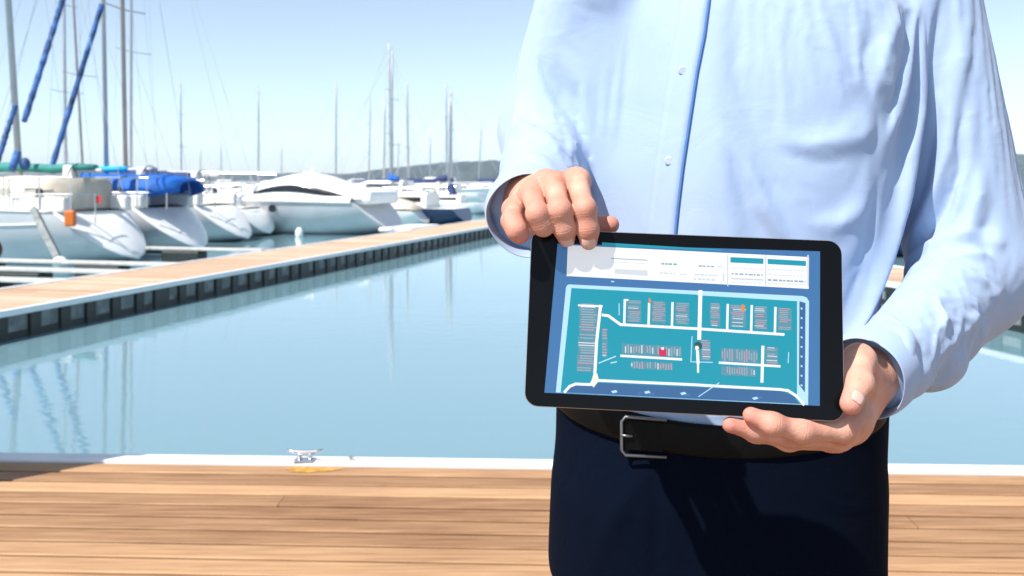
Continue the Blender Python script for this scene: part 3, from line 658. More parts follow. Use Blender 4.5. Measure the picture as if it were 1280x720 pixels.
class SDF:
    def __init__(s, lo, hi, h):
        s.h = h; s.lo = np.array(lo, float); n = np.ceil((np.array(hi)-s.lo)/h).astype(int)+1
        ax = [np.float32(s.lo[i])+np.arange(n[i], dtype=np.float32)*np.float32(h) for i in range(3)]
        s.X, s.Y, s.Z = np.meshgrid(*ax, indexing='ij', sparse=True); s.n = n; s.f = np.full(tuple(n), 9, np.float32)
    def cap(s, a, b, ra, rb):
        a = np.array(a, np.float32); b = np.array(b, np.float32); d = b-a; L = float(d@d)+1e-12
        t = np.clip(((s.X-a[0])*d[0]+(s.Y-a[1])*d[1]+(s.Z-a[2])*d[2])/L, 0, 1)
        return np.sqrt((s.X-a[0]-t*d[0])**2+(s.Y-a[1]-t*d[1])**2+(s.Z-a[2]-t*d[2])**2)-(ra+(rb-ra)*t)
    def ell(s, c, r, M3=None):
        x, y, z = s.X-c[0], s.Y-c[1], s.Z-c[2]
        if M3 is not None: x, y, z = [M3[i][0]*x+M3[i][1]*y+M3[i][2]*z for i in range(3)]
        k = np.sqrt((x/r[0])**2+(y/r[1])**2+(z/r[2])**2); return (k-1)*min(r)
    def stack(s, rows, n=2.4):
        """rows: z, cx, cy, a, b, yaw   elliptic sections"""
        z = s.Z[0, 0, :]; R_ = np.array(rows, float); R_ = R_[np.argsort(R_[:, 0])]
        g = [np.interp(z, R_[:, 0], R_[:, k]).astype(np.float32)[None, None, :] for k in range(1, 6)]
        c, sn = np.cos(g[4]), np.sin(g[4]); x = (s.X-g[0]); y = (s.Y-g[1])
        u = c*x+sn*y; v = -sn*x+c*y
        k = (np.abs(u/g[2])**n+np.abs(v/g[3])**n)**(1/n)
        d = (k-1)*np.minimum(g[2], g[3])
        return np.maximum(d, np.maximum(R_[0, 0]-z, z-R_[-1, 0])[None, None, :])
    def add(s, d, k=0):
        if k:
            h = np.clip(.5+.5*(s.f-d)/k, 0, 1); s.f = s.f+(d-s.f)*h-k*h*(1-h)
        else: s.f = np.minimum(s.f, d)
    def mesh(s): return surface_nets(s.f, s.lo, s.h)
def smin(a, b, k):
    h = np.clip(.5+.5*(b-a)/k, 0, 1); return b+(a-b)*h-k*h*(1-h)
def np_obj(name, V, Q, m, parent=None):
    me = bpy.data.meshes.new(name); me.vertices.add(len(V)); me.vertices.foreach_set('co', np.asarray(V, np.float32).ravel())
    me.loops.add(Q.size); me.loops.foreach_set('vertex_index', Q.ravel().astype(np.int32))
    me.polygons.add(len(Q)); me.polygons.foreach_set('loop_start', np.arange(0, Q.size, 4, dtype=np.int32)); me.polygons.foreach_set('loop_total', np.full(len(Q), 4, np.int32))
    me.update(calc_edges=True); me.validate(); me.polygons.foreach_set('use_smooth', [True]*len(me.polygons)); me.materials.append(m)
    o = bpy.data.objects.new(name, me); COL.objects.link(o)
    if parent: o.parent = parent
    return o
def relax(V, Q, it=3, lam=.5):
    E = np.concatenate([Q[:, [0, 1]], Q[:, [1, 2]], Q[:, [2, 3]], Q[:, [3, 0]]]); E = np.concatenate([E, E[:, ::-1]])
    n = np.bincount(E[:, 0], minlength=len(V))[:, None]
    for _ in range(it):
        A = np.stack([np.bincount(E[:, 0], weights=V[E[:, 1], k], minlength=len(V)) for k in range(3)], 1)/np.maximum(n, 1); V = V+(A-V)*lam
    return V
def normals(V, Q):
    n = np.cross(V[Q[:, 2]]-V[Q[:, 0]], V[Q[:, 3]]-V[Q[:, 1]]); N = np.stack([sum(np.bincount(Q[:, j], weights=n[:, k], minlength=len(V)) for j in range(4)) for k in range(3)], 1)
    return N/np.maximum(1e-12, np.linalg.norm(N, axis=1))[:, None]
def bvh(V, Q): return BVHTree.FromPolygons([tuple(v) for v in V], [tuple(int(i) for i in q) for q in Q])
CAM = Vector((0, 0, CAMZ))
def ray(px, py): return Vector(((px-640)/F, 1, -(py-HY)/F)).normalized()
def hit(tree, px, py):
    h = tree.ray_cast(CAM, ray(px, py)); return h[0]

# ---- materials
def skinm():
    m = mat('skin', (.62, .33, .23), .6, spec=.25); nt = m.node_tree; b = nt.nodes['Principled BSDF']
    b.inputs['Subsurface Weight'].default_value = .05; b.inputs['Subsurface Radius'].default_value = (1, .35, .2); b.inputs['Subsurface Scale'].default_value = .006
    tc = nt.nodes.new('ShaderNodeTexCoord'); n = nt.nodes.new('ShaderNodeTexNoise'); n.inputs['Scale'].default_value = 45; n.inputs['Detail'].default_value = 5
    nt.links.new(tc.outputs['Object'], n.inputs['Vector']); cr = nt.nodes.new('ShaderNodeValToRGB')
    cr.color_ramp.elements[0].position = .32; cr.color_ramp.elements[0].color = (.54, .25, .175, 1); cr.color_ramp.elements[1].position = .68; cr.color_ramp.elements[1].color = (.69, .38, .28, 1)
    nt.links.new(n.outputs[0], cr.inputs[0])
    at = nt.nodes.new('ShaderNodeAttribute'); at.attribute_name = 'rosy'; mx = nt.nodes.new('ShaderNodeMix'); mx.data_type = 'RGBA'
    nt.links.new(at.outputs['Fac'], mx.inputs[0]); nt.links.new(cr.outputs[0], mx.inputs[6]); mx.inputs[7].default_value = (.60, .19, .15, 1)
    nt.links.new(mx.outputs[2], b.inputs['Base Color'])
    v = nt.nodes.new('ShaderNodeTexVoronoi'); v.inputs['Scale'].default_value = 900; nt.links.new(tc.outputs['Object'], v.inputs['Vector'])
    n3 = nt.nodes.new('ShaderNodeTexNoise'); n3.inputs['Scale'].default_value = 160; n3.inputs['Detail'].default_value = 6; nt.links.new(tc.outputs['Object'], n3.inputs['Vector'])
    ad = nt.nodes.new('ShaderNodeMath'); ad.operation = 'MULTIPLY_ADD'; nt.links.new(v.outputs[0], ad.inputs[0]); ad.inputs[1].default_value = .4; nt.links.new(n3.outputs[0], ad.inputs[2])
    bp = nt.nodes.new('ShaderNodeBump'); bp.inputs['Strength'].default_value = .5; bp.inputs['Distance'].default_value = .001; nt.links.new(ad.outputs[0], bp.inputs['Height'])
    ax_ = nt.nodes.new('ShaderNodeAttribute'); ax_.attribute_name = 'axc'; wk = nt.nodes.new('ShaderNodeAttribute'); wk.attribute_name = 'wrk'
    n4 = nt.nodes.new('ShaderNodeTexNoise'); n4.inputs['Scale'].default_value = 120; nt.links.new(tc.outputs['Object'], n4.inputs['Vector'])
    m1 = nt.nodes.new('ShaderNodeMath'); m1.operation = 'MULTIPLY'; m1.inputs[1].default_value = 2600; nt.links.new(ax_.outputs['Fac'], m1.inputs[0])
    m2 = nt.nodes.new('ShaderNodeMath'); m2.operation = 'MULTIPLY_ADD'; m2.inputs[1].default_value = 5; nt.links.new(n4.outputs[0], m2.inputs[0]); nt.links.new(m1.outputs[0], m2.inputs[2])
    m3 = nt.nodes.new('ShaderNodeMath'); m3.operation = 'SINE'; nt.links.new(m2.outputs[0], m3.inputs[0])
    m4 = nt.nodes.new('ShaderNodeMath'); m4.operation = 'MULTIPLY'; nt.links.new(m3.outputs[0], m4.inputs[0]); nt.links.new(wk.outputs['Fac'], m4.inputs[1])
    b3_ = nt.nodes.new('ShaderNodeBump'); b3_.inputs['Strength'].default_value = .6; b3_.inputs['Distance'].default_value = .00012; nt.links.new(m4.outputs[0], b3_.inputs['Height']); nt.links.new(bp.outputs[0], b3_.inputs['Normal'])
    nt.links.new(b3_.outputs[0], b.inputs['Normal'])
    return m
SKIN = skinm()
def cloth(name, col, wsc=900, bd=.00025, rough=.85, sheen=.2, wr=.0012, spec=.25):
    m = mat(name, col, rough, sheen=sheen, spec=spec); nt = m.node_tree; b = nt.nodes['Principled BSDF']
    tc = nt.nodes.new('ShaderNodeTexCoord'); hs = []
    for ax in ('X', 'Z'):
        wv = nt.nodes.new('ShaderNodeTexWave'); wv.wave_type = 'BANDS'; wv.bands_direction = ax; wv.inputs['Scale'].default_value = wsc/6; wv.inputs['Distortion'].default_value = .6
        nt.links.new(tc.outputs['Object'], wv.inputs['Vector']); hs.append(wv.outputs['Fac'])
    a = nt.nodes.new('ShaderNodeMath'); nt.links.new(hs[0], a.inputs[0]); nt.links.new(hs[1], a.inputs[1])
    bp = nt.nodes.new('ShaderNodeBump'); bp.inputs['Strength'].default_value = .10; bp.inputs['Distance'].default_value = bd; nt.links.new(a.outputs[0], bp.inputs['Height'])
    n = nt.nodes.new('ShaderNodeTexNoise'); n.inputs['Scale'].default_value = 14; n.inputs['Detail'].default_value = 5; n.inputs['Distortion'].default_value = 1.2; nt.links.new(tc.outputs['Object'], n.inputs['Vector'])
    b2_ = nt.nodes.new('ShaderNodeBump'); b2_.inputs['Strength'].default_value = .6; b2_.inputs['Distance'].default_value = wr*2; nt.links.new(n.outputs[0], b2_.inputs['Height']); nt.links.new(bp.outputs[0], b2_.inputs['Normal'])
    nt.links.new(b2_.outputs[0], b.inputs['Normal']); return m
SHIRT = cloth('shirt_cotton', (.35, .45, .64)); TROUS = cloth('trouser_wool', (.0013, .0036, .011), 700, rough=.95, sheen=0, wr=.002, spec=.06)
TRIM = cloth('shirt_edge', (.06, .17, .42))
BELT = mat('belt_leather', (.002, .002, .002), .5, spec=.12, bump=.0004, bscale=400)

# ---- tablet frame (solved from its four corners)
c_ = {'BL': P(650, 507, .787), 'BR': P(1052.5, 527.5, .771), 'TL': P(669, 286, .812), 'TR': P(1056, 301, .797)}
ctr = sum(c_.values(), Vector())/4
U = ((c_['BR']+c_['TR'])-(c_['BL']+c_['TL']))/2; V_ = ((c_['TR']+c_['TL'])-(c_['BR']+c_['BL']))/2
TWd, THt = U.length, V_.length; u_ = U.normalized(); n_ = u_.cross(V_).normalized(); v_ = n_.cross(u_)   # n_ faces the viewer
if n_.y > 0: n_ = -n_
TM = Matrix((( u_.x, v_.x, n_.x, ctr.x), (u_.y, v_.y, n_.y, ctr.y), (u_.z, v_.z, n_.z, ctr.z), (0, 0, 0, 1)))
print('tablet', TWd, THt, 'normal', n_)
def on_tab(px, py, off=0):   # world point on the tablet's front plane (+off metres towards the viewer)
    d = ray(px, py); t = (ctr-CAM).dot(n_)/d.dot(n_); return CAM+d*t+n_*off
TT = .0085

# ---- hands
def hand(lo, hi, fingers, palm, skin_k=.006, h=.0011):
    s = SDF(lo, hi, h); 
    pm = None
    for a, b, ra, rb in palm:
        d = s.cap(a, b, ra, rb); pm = d if pm is None else smin(pm, d, .012)
    s.f = pm.astype(np.float32)
    fs = []
    for joints, rad in fingers:
        rad = [r_*.95 if 0 < i_ < len(rad)-1 else r_ for i_, r_ in enumerate(rad)]
        fd = None
        for i in range(len(joints)-1):
            d = s.cap(joints[i], joints[i+1], rad[i], rad[i+1]); fd = d if fd is None else smin(fd, d, .008)
        # knuckle bulges
        for i in range(1, len(joints)-1):
            fd = smin(fd, s.cap(joints[i], joints[i], rad[i]*1.0, rad[i]*1.0), .004)
        fs.append((fd, joints))
    allf = None
    for fd, j in fs: allf = fd if allf is None else smin(allf, fd, .0012)
    s.add(allf, skin_k)
    V, Q = s.mesh(); return relax(V, Q, 3, .45), Q
def curve(pts, n=3):
    return pts
A_ = lambda p: np.array(p)
# right hand, laid over the top edge
IDX = [P(704, 238, .86), P(721, 226, .832), P(731, 261, .796), P(735, 287, .797), on_tab(735.5, 303, .0070)]
MID = [P(692, 243, .862), P(692, 231, .830), P(700, 263, .792), P(706, 286, .796), on_tab(708, 299, .0070)]
RNG = [P(680, 250, .864), P(665, 242, .830), P(672, 267, .791), P(679, 282, .794), on_tab(682, 286, .0068)]
PNK = [P(668, 258, .868), P(643, 262, .836), P(640, 276, .800), P(646, 288, .792), P(651, 295, .793)]
THB = [P(690, 262, .885), P(718, 284, .862), P(745, 286, .846), P(763, 281, .838)]
fr = [(IDX, [.013, .0104, .0087, .0080, .0073]), (MID, [.013, .0106, .0089, .0081, .0073]), (RNG, [.013, .0103, .0086, .0078, .0070]), (PNK, [.012, .0096, .0080, .0073, .0064]), (THB, [.015, .0125, .0105, .0078])]
WR = P(671, 250, .925)
palm = [(WR, P(700, 236, .86), .029, .0135), (WR, P(684, 244, .86), .029, .0145), (WR, P(667, 254, .862), .024, .013), (WR, P(654, 266, .868), .024, .0125),
        (P(704, 236, .855), P(720, 228, .836), .0125, .011), (P(684, 243, .855), P(692, 232, .836), .013, .0112), (P(668, 252, .858), P(666, 243, .836), .013, .011), (P(652, 264, .862), P(645, 263, .840), .012, .0095),
        (P(674, 262, 1.0), WR, .031, .030)]
HV_R, HQ_R = hand(P(575, 350, .76).to_tuple()[:1]+(.74, P(600, 350, .8).z), (P(790, 300, .85).x, 1.03, P(650, 190, .9).z+.02), fr, palm)
# left hand, holding the lower right corner from below, thumb in front
THL = [P(1082, 474, .845), P(1074, 450, .812), P(1074, 480, .782), on_tab(1060, 504, .0080)]
IDL = [P(1068, 522, .81), P(1052, 537, .788), P(1002, 539, .776), P(966, 530, .770), on_tab(938, 519, .0025)]
MDL = [P(1066, 530, .825), P(1048, 545, .805), P(990, 545, .790), P(945, 537, .783), P(913, 531, .780)]
RGL = [P(1062, 535, .84), P(1042, 549, .825), P(985, 549, .808), P(945, 540, .800), P(922, 534, .797)]
PKL = [P(1060, 535, .855), P(1038, 547, .842), P(1000, 548, .826), P(970, 540, .818), P(950, 534, .815)]
fl_ = [(THL, [.0165, .0130, .0110, .0088]), (IDL, [.0125, .0105, .0092, .0082, .0068]), (MDL, [.0125, .0108, .0094, .0082, .0066]), (RGL, [.0125, .0105, .009, .008, .0065]), (PKL, [.012, .0095, .008, .0072, .006]), ]
WL = P(1086, 468, .872)
pl_ = [(WL, P(1068, 520, .82), .021, .014), (WL, P(1066, 528, .835), .021, .014), (WL, P(1064, 530, .85), .021, .014), (P(1067, 520, .82), P(1052, 536, .79), .013, .0108), (P(1065, 528, .83), P(1048, 544, .806), .013, .011), (P(1062, 532, .845), P(1040, 547, .83), .013, .0105),
       (WL, P(1078, 480, .825), .021, .014), (P(1110, 455, .95), WL, .027, .022)]
HV_L, HQ_L = hand((P(880, 500, .78).x, .735, P(900, 575, .8).z), (P(1130, 400, .9).x+.03, .97, P(1000, 405, .8).z), fl_, pl_)

# ---- body (continuous: head, neck, trunk, arms, legs)
YW = R(-20)
cx = lambda px: (px-640)/F*1.1
TOR = [(.80, cx(896), 1.10, .178, .118, YW), (.90, cx(896), 1.10, .176, .120, YW), (.965, cx(900), 1.10, .168, .118, YW), (1.04, cx(901), 1.10, .163, .120, YW), (1.14, cx(903), 1.105, .165, .122, YW*.95), (1.24, cx(917), 1.11, .184, .122, YW*.9), (1.34, cx(922), 1.115, .190, .118, YW*.85), (1.42, cx(930), 1.12, .185, .105, YW*.85), (1.475, cx(932), 1.125, .13, .08, YW*.8), (1.50, cx(932), 1.13, .07, .055, YW*.8)]
shL, elL, wrL = P(1148, -8, 1.12), P(1222, 334, 1.07), P(1094, 466, .88)
shR, elR, wrR = P(742, -8, 1.12), P(684, 166, 1.14), P(668, 262, .93)
hd = Vector((cx(920), 1.06, 1.665))
s = SDF((-.12, .70, -.02), (.75, 1.36, 1.83), .009)
s.f = s.stack([(z, x, y, a*.95, b*.95, yw) for z, x, y, a, b, yw in TOR]).astype(np.float32)
for a, b, ra, rb in ((shL, elL, .060, .049), (elL, wrL, .046, .027), (shR, elR, .060, .050), (elR, wrR, .044, .030)): s.add(s.cap(a, b, ra, rb), .03)
s.add(s.cap((cx(932), 1.12, 1.46), (cx(925), 1.09, 1.58), .060, .055), .03)
s.add(s.ell(hd, (.078, .098, .118)), .02); s.add(s.ell(hd+Vector((-.012, -.035, -.055)), (.056, .058, .062)), .025)
fd = Vector((-math.sin(R(16)), -math.cos(R(16)), 0)); sd = Vector((fd.y, -fd.x, 0))
s.add(s.cap(hd+fd*.092+Vector((0, 0, .01)), hd+fd*.112+Vector((0, 0, -.025)), .009, .014), .012)
for k in (-1, 1): s.add(s.ell(hd+sd*k*.082+Vector((0, 0, -.005)), (.012, .02, .032)), .006)
hipL, hipR = Vector((cx(984), 1.10, .88)), Vector((cx(800), 1.08, .88))
for k, hp in enumerate((hipL, hipR)):
    kn = hp+Vector((.01*(1-2*k), -.01, -.42)); an = kn+Vector((.01*(1-2*k), .03, -.38))
    s.add(s.cap(hp, kn, .078, .052), .03); s.add(s.cap(kn, an, .050, .035), .02); s.add(s.cap(an, an+fd*.13+Vector((0, 0, -.045)), .035, .028), .02)
Vb, Qb = s.mesh(); Vb = relax(Vb, Qb, 2)
Vall = np.concatenate([Vb, HV_R, HV_L]); Qall = np.concatenate([Qb, HQ_R+len(Vb), HQ_L+len(Vb)+len(HV_R)])
person = np_obj('person', Vall, Qall, SKIN); tag(person, 'person in a light blue shirt and dark trousers holding a black tablet in both hands', 'person')
# rosy knuckles and fingertips (real skin colour)
tips = [j[-1] for j in (IDX, MID, RNG, PNK, THB, THL, IDL, MDL)]; kn = [j[k] for j in (IDX, MID, RNG, PNK, IDL, MDL) for k in (1, 2, 3)]
ros = np.zeros(len(Vall))
for q, r_, a_ in [(t, .011, .9) for t in tips]+[(t, .009, .75) for t in kn]: ros = np.maximum(ros, a_*np.exp(-(((Vall-A_(q))**2).sum(1))/(r_*r_)))
at = person.data.attributes.new('rosy', 'FLOAT', 'POINT'); at.data.foreach_set('value', ros.astype(np.float32))
AX = np.zeros(len(Vall)); WRK = np.zeros(len(Vall)); bestd = np.full(len(Vall), .016)
for J in (IDX, MID, RNG, PNK, THB, THL, IDL, MDL, RGL, PKL):
    run = 0
    for i in range(len(J)-1):
        a, b_ = A_(J[i]), A_(J[i+1]); d = b_-a; L = np.linalg.norm(d); tt = (Vall-a)@d/(L*L); q = np.linalg.norm(Vall-a-np.clip(tt, 0, 1)[:, None]*d, axis=1); c = q < bestd
        bestd[c] = q[c]; AX[c] = run+tt[c]*L; wj = np.zeros(len(Vall))
        for k in (i, i+1):
            if 0 < k < len(J)-1: wj = np.maximum(wj, np.exp(-((np.linalg.norm(Vall-A_(J[k]), axis=1)-.008)/.006)**2)*(1 if k > 1 else .25)*np.exp(-((AX-run-(L if k > i else 0))/.0045)**2))
        WRK[c] = wj[c]; run += L
for nm_, ar in (('axc', AX), ('wrk', WRK)): at = person.data.attributes.new(nm_, 'FLOAT', 'POINT'); at.data.foreach_set('value', ar.astype(np.float32))
# hair, eyes, mouth of the head above the frame
HAIR = mat('hair', (.05, .03, .02), .6, bump=.003, bscale=60)
mb = MB(); mb.ell(hd+Vector((.008, .022, .03)), (.086, .098, .105), 22); mb.build('hair', HAIR, person, True)
for k in (-1, 1):
    mb = MB(); mb.ell(hd+fd*.083+sd*k*.032+Vector((0, 0, .008)), (.012, .012, .006), 12); ey = mb.build('eye', mat('eye_white', (.75, .74, .72), .2), person, True)
    mb = MB(); mb.ell(hd+fd*.0915+sd*k*.032+Vector((0, 0, .008)), (.0055, .0055, .0055), 12); mb.build('iris', mat('iris', (.05, .03, .02), .2), ey, True)
    mb = MB(); mb.tube([hd+fd*.094+sd*k*.016+Vector((0, 0, .026)), hd+fd*.092+sd*k*.032+Vector((0, 0, .031)), hd+fd*.078+sd*k*.048+Vector((0, 0, .025))], [.003, .0035, .002], 8); mb.build('eyebrow', HAIR, person, True)
mb = MB(); mb.ell(hd+fd*.098+Vector((0, 0, -.062)), (.024, .010, .007), 12); mb.build('mouth', mat('lips', (.45, .15, .13), .5), person, True)

# fingernails: curved plates that follow the finger
NAIL = mat('nail', (.68, .42, .35), .35, coat=.1)
def nail(tip, prev, up, wd=.0052, ln=.0062, rr=.0078):
    tip = Vector(tip); ax = (tip-Vector(prev)).normalized(); up = (Vector(up)-ax*Vector(up).dot(ax)).normalized(); sd_ = ax.cross(up)
    rows = []
    for i in range(9):
        t = -1+i/4; row = []
        wv = wd*(1-max(0, t-.2)**2*.5-max(0, -t-.4)**2*.6)
        for j in range(7):
            q = -1+j/3; x = q*wv; row.append(tip+ax*(t*ln*.78-.0022)+sd_*x+up*(math.sqrt(max(0, rr*rr-x*x*.9))+.0002-.0012*max(0, t)**2-.0006*max(0, -t)**3))
        rows.append(row)
    mb = MB(); mb.loft(rows, cap=False, closed=False); o = mb.build('fingernail', NAIL, person, True); md = o.modifiers.new('s', 'SOLIDIFY'); md.thickness = .0005; return o
vw = lambda p: (CAM-Vector(p)).normalized()
nail(IDX[-1], IDX[-2], vw(IDX[-1])+Vector((0, 0, .2)), .0058, .0066, .0088); nail(MID[-1], MID[-2], vw(MID[-1])+Vector((0, 0, .2)), .0058, .0066, .0088)
nail(PNK[-1], PNK[-2], vw(PNK[-1])+Vector((-.3, 0, .2)), .0048, .0055, .0078)
nail(THL[-1], THL[-2], vw(THL[-1])+Vector((.35, 0, 0)), .0056, .0072, .0098)

# ---- shirt: one surface, trunk and sleeves, with folds laid on as ridges and grooves
s = SDF((P(590, 300, .9).x-.06, .80, .955), (.84, 1.30, 1.56), .0062)
s.f = s.stack([(.955, cx(893), 1.10, .170, .125, YW), (.985, cx(894), 1.10, .178, .133, YW), (1.03, cx(897), 1.10, .178, .133, YW)]+[(z, x, y, a+.010, b+.012, yw) for z, x, y, a, b, yw in TOR if z > 1.04], 2.3).astype(np.float32)
def chain(s, pts, k=.02):
    d = None
    for (a, ra), (b, rb) in zip(pts[:-1], pts[1:]):
        e = s.cap(a, b, ra, rb); d = e if d is None else smin(d, e, k)
    return d
dl = chain(s, [(P(1140, -10, 1.12), .072), (P(1176, 100, 1.115), .070), (P(1195, 180, 1.11), .0745), (P(1209, 262, 1.095), .070), (P(1222, 336, 1.07), .063), (P(1165, 422, .965), .044), (P(1088, 466, .872), .038)])
dr = chain(s, [(P(752, -10, 1.12), .072), (P(712, 85, 1.135), .060), (P(683, 160, 1.15), .060), (P(680, 218, 1.03), .047), (P(664, 264, .915), .043)])
s.add(dl, .004); s.add(dr, .010)
# cut the sleeve ends flat at the cuffs
def cut(s, c, nrm):
    c = A_(c); nrm = A_(nrm)/np.linalg.norm(A_(nrm)); return (s.X-c[0])*nrm[0]+(s.Y-c[1])*nrm[1]+(s.Z-c[2])*nrm[2]
axL = (P(1088, 466, .872)-P(1152, 414, .965)).normalized(); axR = (P(664, 264, .90)-P(672, 226, 1.03)).normalized()
cL = P(1088, 466, .870); cR = P(664, 264, .915)
near = lambda s, c, r: (np.sqrt((s.X-c[0])**2+(s.Y-c[1])**2+(s.Z-c[2])**2)-r)
for c, ax in ((cL, axL), (cR, axR)):
    s.f = np.maximum(s.f, -np.maximum(-cut(s, c, ax), near(s, c, .075)))
Vs, Qs = s.mesh(); Vs = relax(Vs, Qs, 4, .5)
base = bvh(Vs, Qs); Ns = normals(Vs, Qs)
FOLDS = [
 # left arm (right of picture): long drape folds of the upper sleeve
 ([(1195, -20), (1205, 60), (1218, 140), (1228, 230)], .012, .006),
 ([(1165, -10), (1160, 60), (1150, 120), (1138, 190), (1128, 250)], .010, .006),
 ([(1178, 0), (1184, 80), (1178, 160), (1160, 230), (1140, 290)], .009, -.007),
 ([(1235, 30), (1244, 120), (1256, 200)], .010, -.005),
 ([(1145, 20), (1125, 90), (1112, 150)], .006, -.008),
 ([(1130, 10), (1112, 50), (1098, 110)], .008, .005),
 ([(1195, 140), (1190, 190), (1165, 260), (1140, 310)], .009, .006),
 ([(1210, 200), (1195, 250), (1165, 295), (1140, 325)], .008, -.006),
 ([(1140, 330), (1170, 305), (1215, 295), (1262, 300)], .008, .006),
 ([(1150, 340), (1180, 322), (1225, 322), (1270, 345)], .006, -.007),
 ([(1150, 352), (1190, 336), (1230, 342), (1262, 365)], .007, .005),
 ([(1235, 230), (1222, 270), (1190, 300)], .010, .006),
 ([(1250, 260), (1240, 300), (1262, 330)], .009, -.006),
 ([(1155, 380), (1160, 420), (1155, 455)], .007, -.006),
 ([(1178, 362), (1188, 405), (1182, 440)], .008, .006),
 ([(1200, 365), (1208, 400), (1200, 432)], .006, -.006),
 ([(1220, 360), (1235, 390), (1226, 418)], .008, .005),
 ([(1130, 395), (1132, 435), (1122, 470)], .008, .004),
 ([(1245, 350), (1258, 370), (1262, 390)], .006, -.006),
 ([(1128, 60), (1118, 120), (1112, 190)], .010, -.008),
 ([(1225, 240), (1205, 285), (1165, 320)], .008, -.008),
 ([(1175, 330), (1215, 318), (1255, 318)], .006, .007),
 # torso: tension folds from the armpit towards the placket and waist
 ([(1105, 30), (1085, 60), (1088, 110)], .007, -.006),
 ([(1100, 120), (1060, 118), (1020, 128), (985, 150)], .014, -.005),
 ([(1105, 150), (1070, 165), (1020, 172), (965, 170)], .010, .005),
 ([(1095, 180), (1050, 195), (1000, 190), (955, 175)], .011, -.006),
 ([(960, 180), (975, 220), (1005, 255), (1050, 275)], .010, -.005),
 ([(1090, 250), (1050, 270), (1010, 262)], .010, .007),
 ([(1108, 200), (1100, 260), (1080, 320), (1070, 370)], .010, -.006),
 ([(945, 190), (960, 240), (985, 280)], .012, .005),
 ([(910, 180), (935, 230), (975, 285)], .016, .004),
 ([(1070, 280), (1085, 340), (1080, 400)], .012, .006),
 ([(890, 120), (900, 190), (905, 270)], .018, .003),
 ([(1000, 20), (1040, 50), (1070, 90)], .018, .004),
 ([(780, 60), (770, 150), (775, 250)], .020, .003),
 ([(740, 100), (735, 180), (745, 270)], .014, -.003),
 ([(820, 150), (800, 220), (790, 280)], .016, -.002),
 # right arm
 ([(692, 35), (700, 80), (708, 115)], .008, -.010),
 ([(700, 120), (705, 150), (712, 200)], .007, -.008),
 ([(625, 168), (650, 175), (680, 185), (712, 205)], .009, -.009),
 ([(640, 150), (665, 160), (700, 178)], .010, .006),
 ([(622, 190), (650, 195), (685, 205)], .008, .006),
 ([(632, 215), (655, 215), (680, 222)], .006, -.005),
 ([(660, 20), (655, 80), (645, 130)], .014, .004),
 ([(680, 30), (682, 90), (676, 140)], .012, -.004),
 ([(618, 235), (622, 265), (632, 300)], .008, .004),
]
disp = np.zeros(len(Vs))
def stroke(pts, wd, amp, tree=base, asym=0):
    """pts: points of one fold as seen on the cloth; wd half width (m), amp height (m)"""
    P3 = [hit(tree, *p) for p in pts]; P3 = [A_(p) for p in P3 if p is not None]
    if len(P3) < 2: return
    lo = np.min(P3, 0)-3*wd; hi = np.max(P3, 0)+3*wd; m = np.all((Vs > lo) & (Vs < hi), 1) ; idx = np.nonzero(m)[0]
    if not len(idx): return
    W = Vs[idx]; best = np.full(len(idx), 9.); bt = np.zeros(len(idx)); n = len(P3)-1
    for i in range(n):
        a, b = P3[i], P3[i+1]; d = b-a; L = d@d+1e-12; t = np.clip((W-a)@d/L, 0, 1); dist = np.linalg.norm(W-a-t[:, None]*d, axis=1); c = dist < best; best[c] = dist[c]; bt[c] = (i+t[c])/n
    fade = np.sin(np.pi*np.clip(.08+bt*.84, 0, 1))**.6
    disp[idx] += amp*fade*(np.exp(-(best/wd)**1.8) if amp > 0 else np.exp(-np.sqrt((best/wd)**2+.04)*1.25))
for st in FOLDS: stroke(st[0], st[1]*1.2, st[2]*(2.2 if st[0][0][0] > 1110 else 1.2))
# soft drape everywhere
from mathutils import noise as mn
low = np.array([mn.noise(Vector((x*9, y*9, z*5))) for x, y, z in Vs])
disp += low*.0022
Vs2 = Vs+Ns*disp[:, None]; Vs2 = relax(Vs2, Qs, 1, .35)
# let the cloth settle on the body: a short cloth simulation, then frozen into the mesh
tmp = np_obj('cloth_work', Vs2, Qs, SHIRT); col = np_obj('body_work', Vb, Qb, SKIN)
col.modifiers.new('c', 'COLLISION'); col.collision.thickness_outer = .003
W = np.full(len(Vs2), .035)
def pin(wt): 
    global W
    W = np.maximum(W, wt)
dist = lambda c: np.linalg.norm(Vs2-A_(c), axis=1)
pin(np.clip(1-(dist(cL)-.045)/.03, 0, 1)); pin(np.clip(1-(dist(cR)-.05)/.03, 0, 1)); pin(np.clip((Vs2[:, 2]-1.45)/.03, 0, 1)); pin(np.clip((.995-Vs2[:, 2])/.02, 0, 1)*(np.abs(Vs2[:, 1]-1.1) < .17)*(dist(cL) > .1))
lx = (Vs2[:, 0]-cx(860))/.03; pin(.25*np.exp(-lx**2)*(Vs2[:, 1] < 1.1)*(np.abs(Vs2[:, 0]-cx(860)) < .1))
pin(.06*((Vs2[:, 0] > .50) | (dist(P(680, 150, 1.14)) < .12))); 
vg = tmp.vertex_groups.new(name='pin')
for b_ in np.unique(np.round(W, 2)): vg.add([int(i) for i in np.nonzero(np.round(W, 2) == b_)[0]], float(max(b_, .01)), 'REPLACE')
cm = tmp.modifiers.new('cloth', 'CLOTH'); cs = cm.settings; cs.quality = 5; cs.mass = .12; cs.tension_stiffness = 22; cs.compression_stiffness = 22; cs.shear_stiffness = 8; cs.bending_stiffness = .035
cs.tension_damping = 6; cs.compression_damping = 6; cs.bending_damping = .4; cs.air_damping = 2; cs.vertex_group_mass = 'pin'; cs.pin_stiffness = 1.2; cs.shrink_min = -.005; cs.shrink_max = -.115
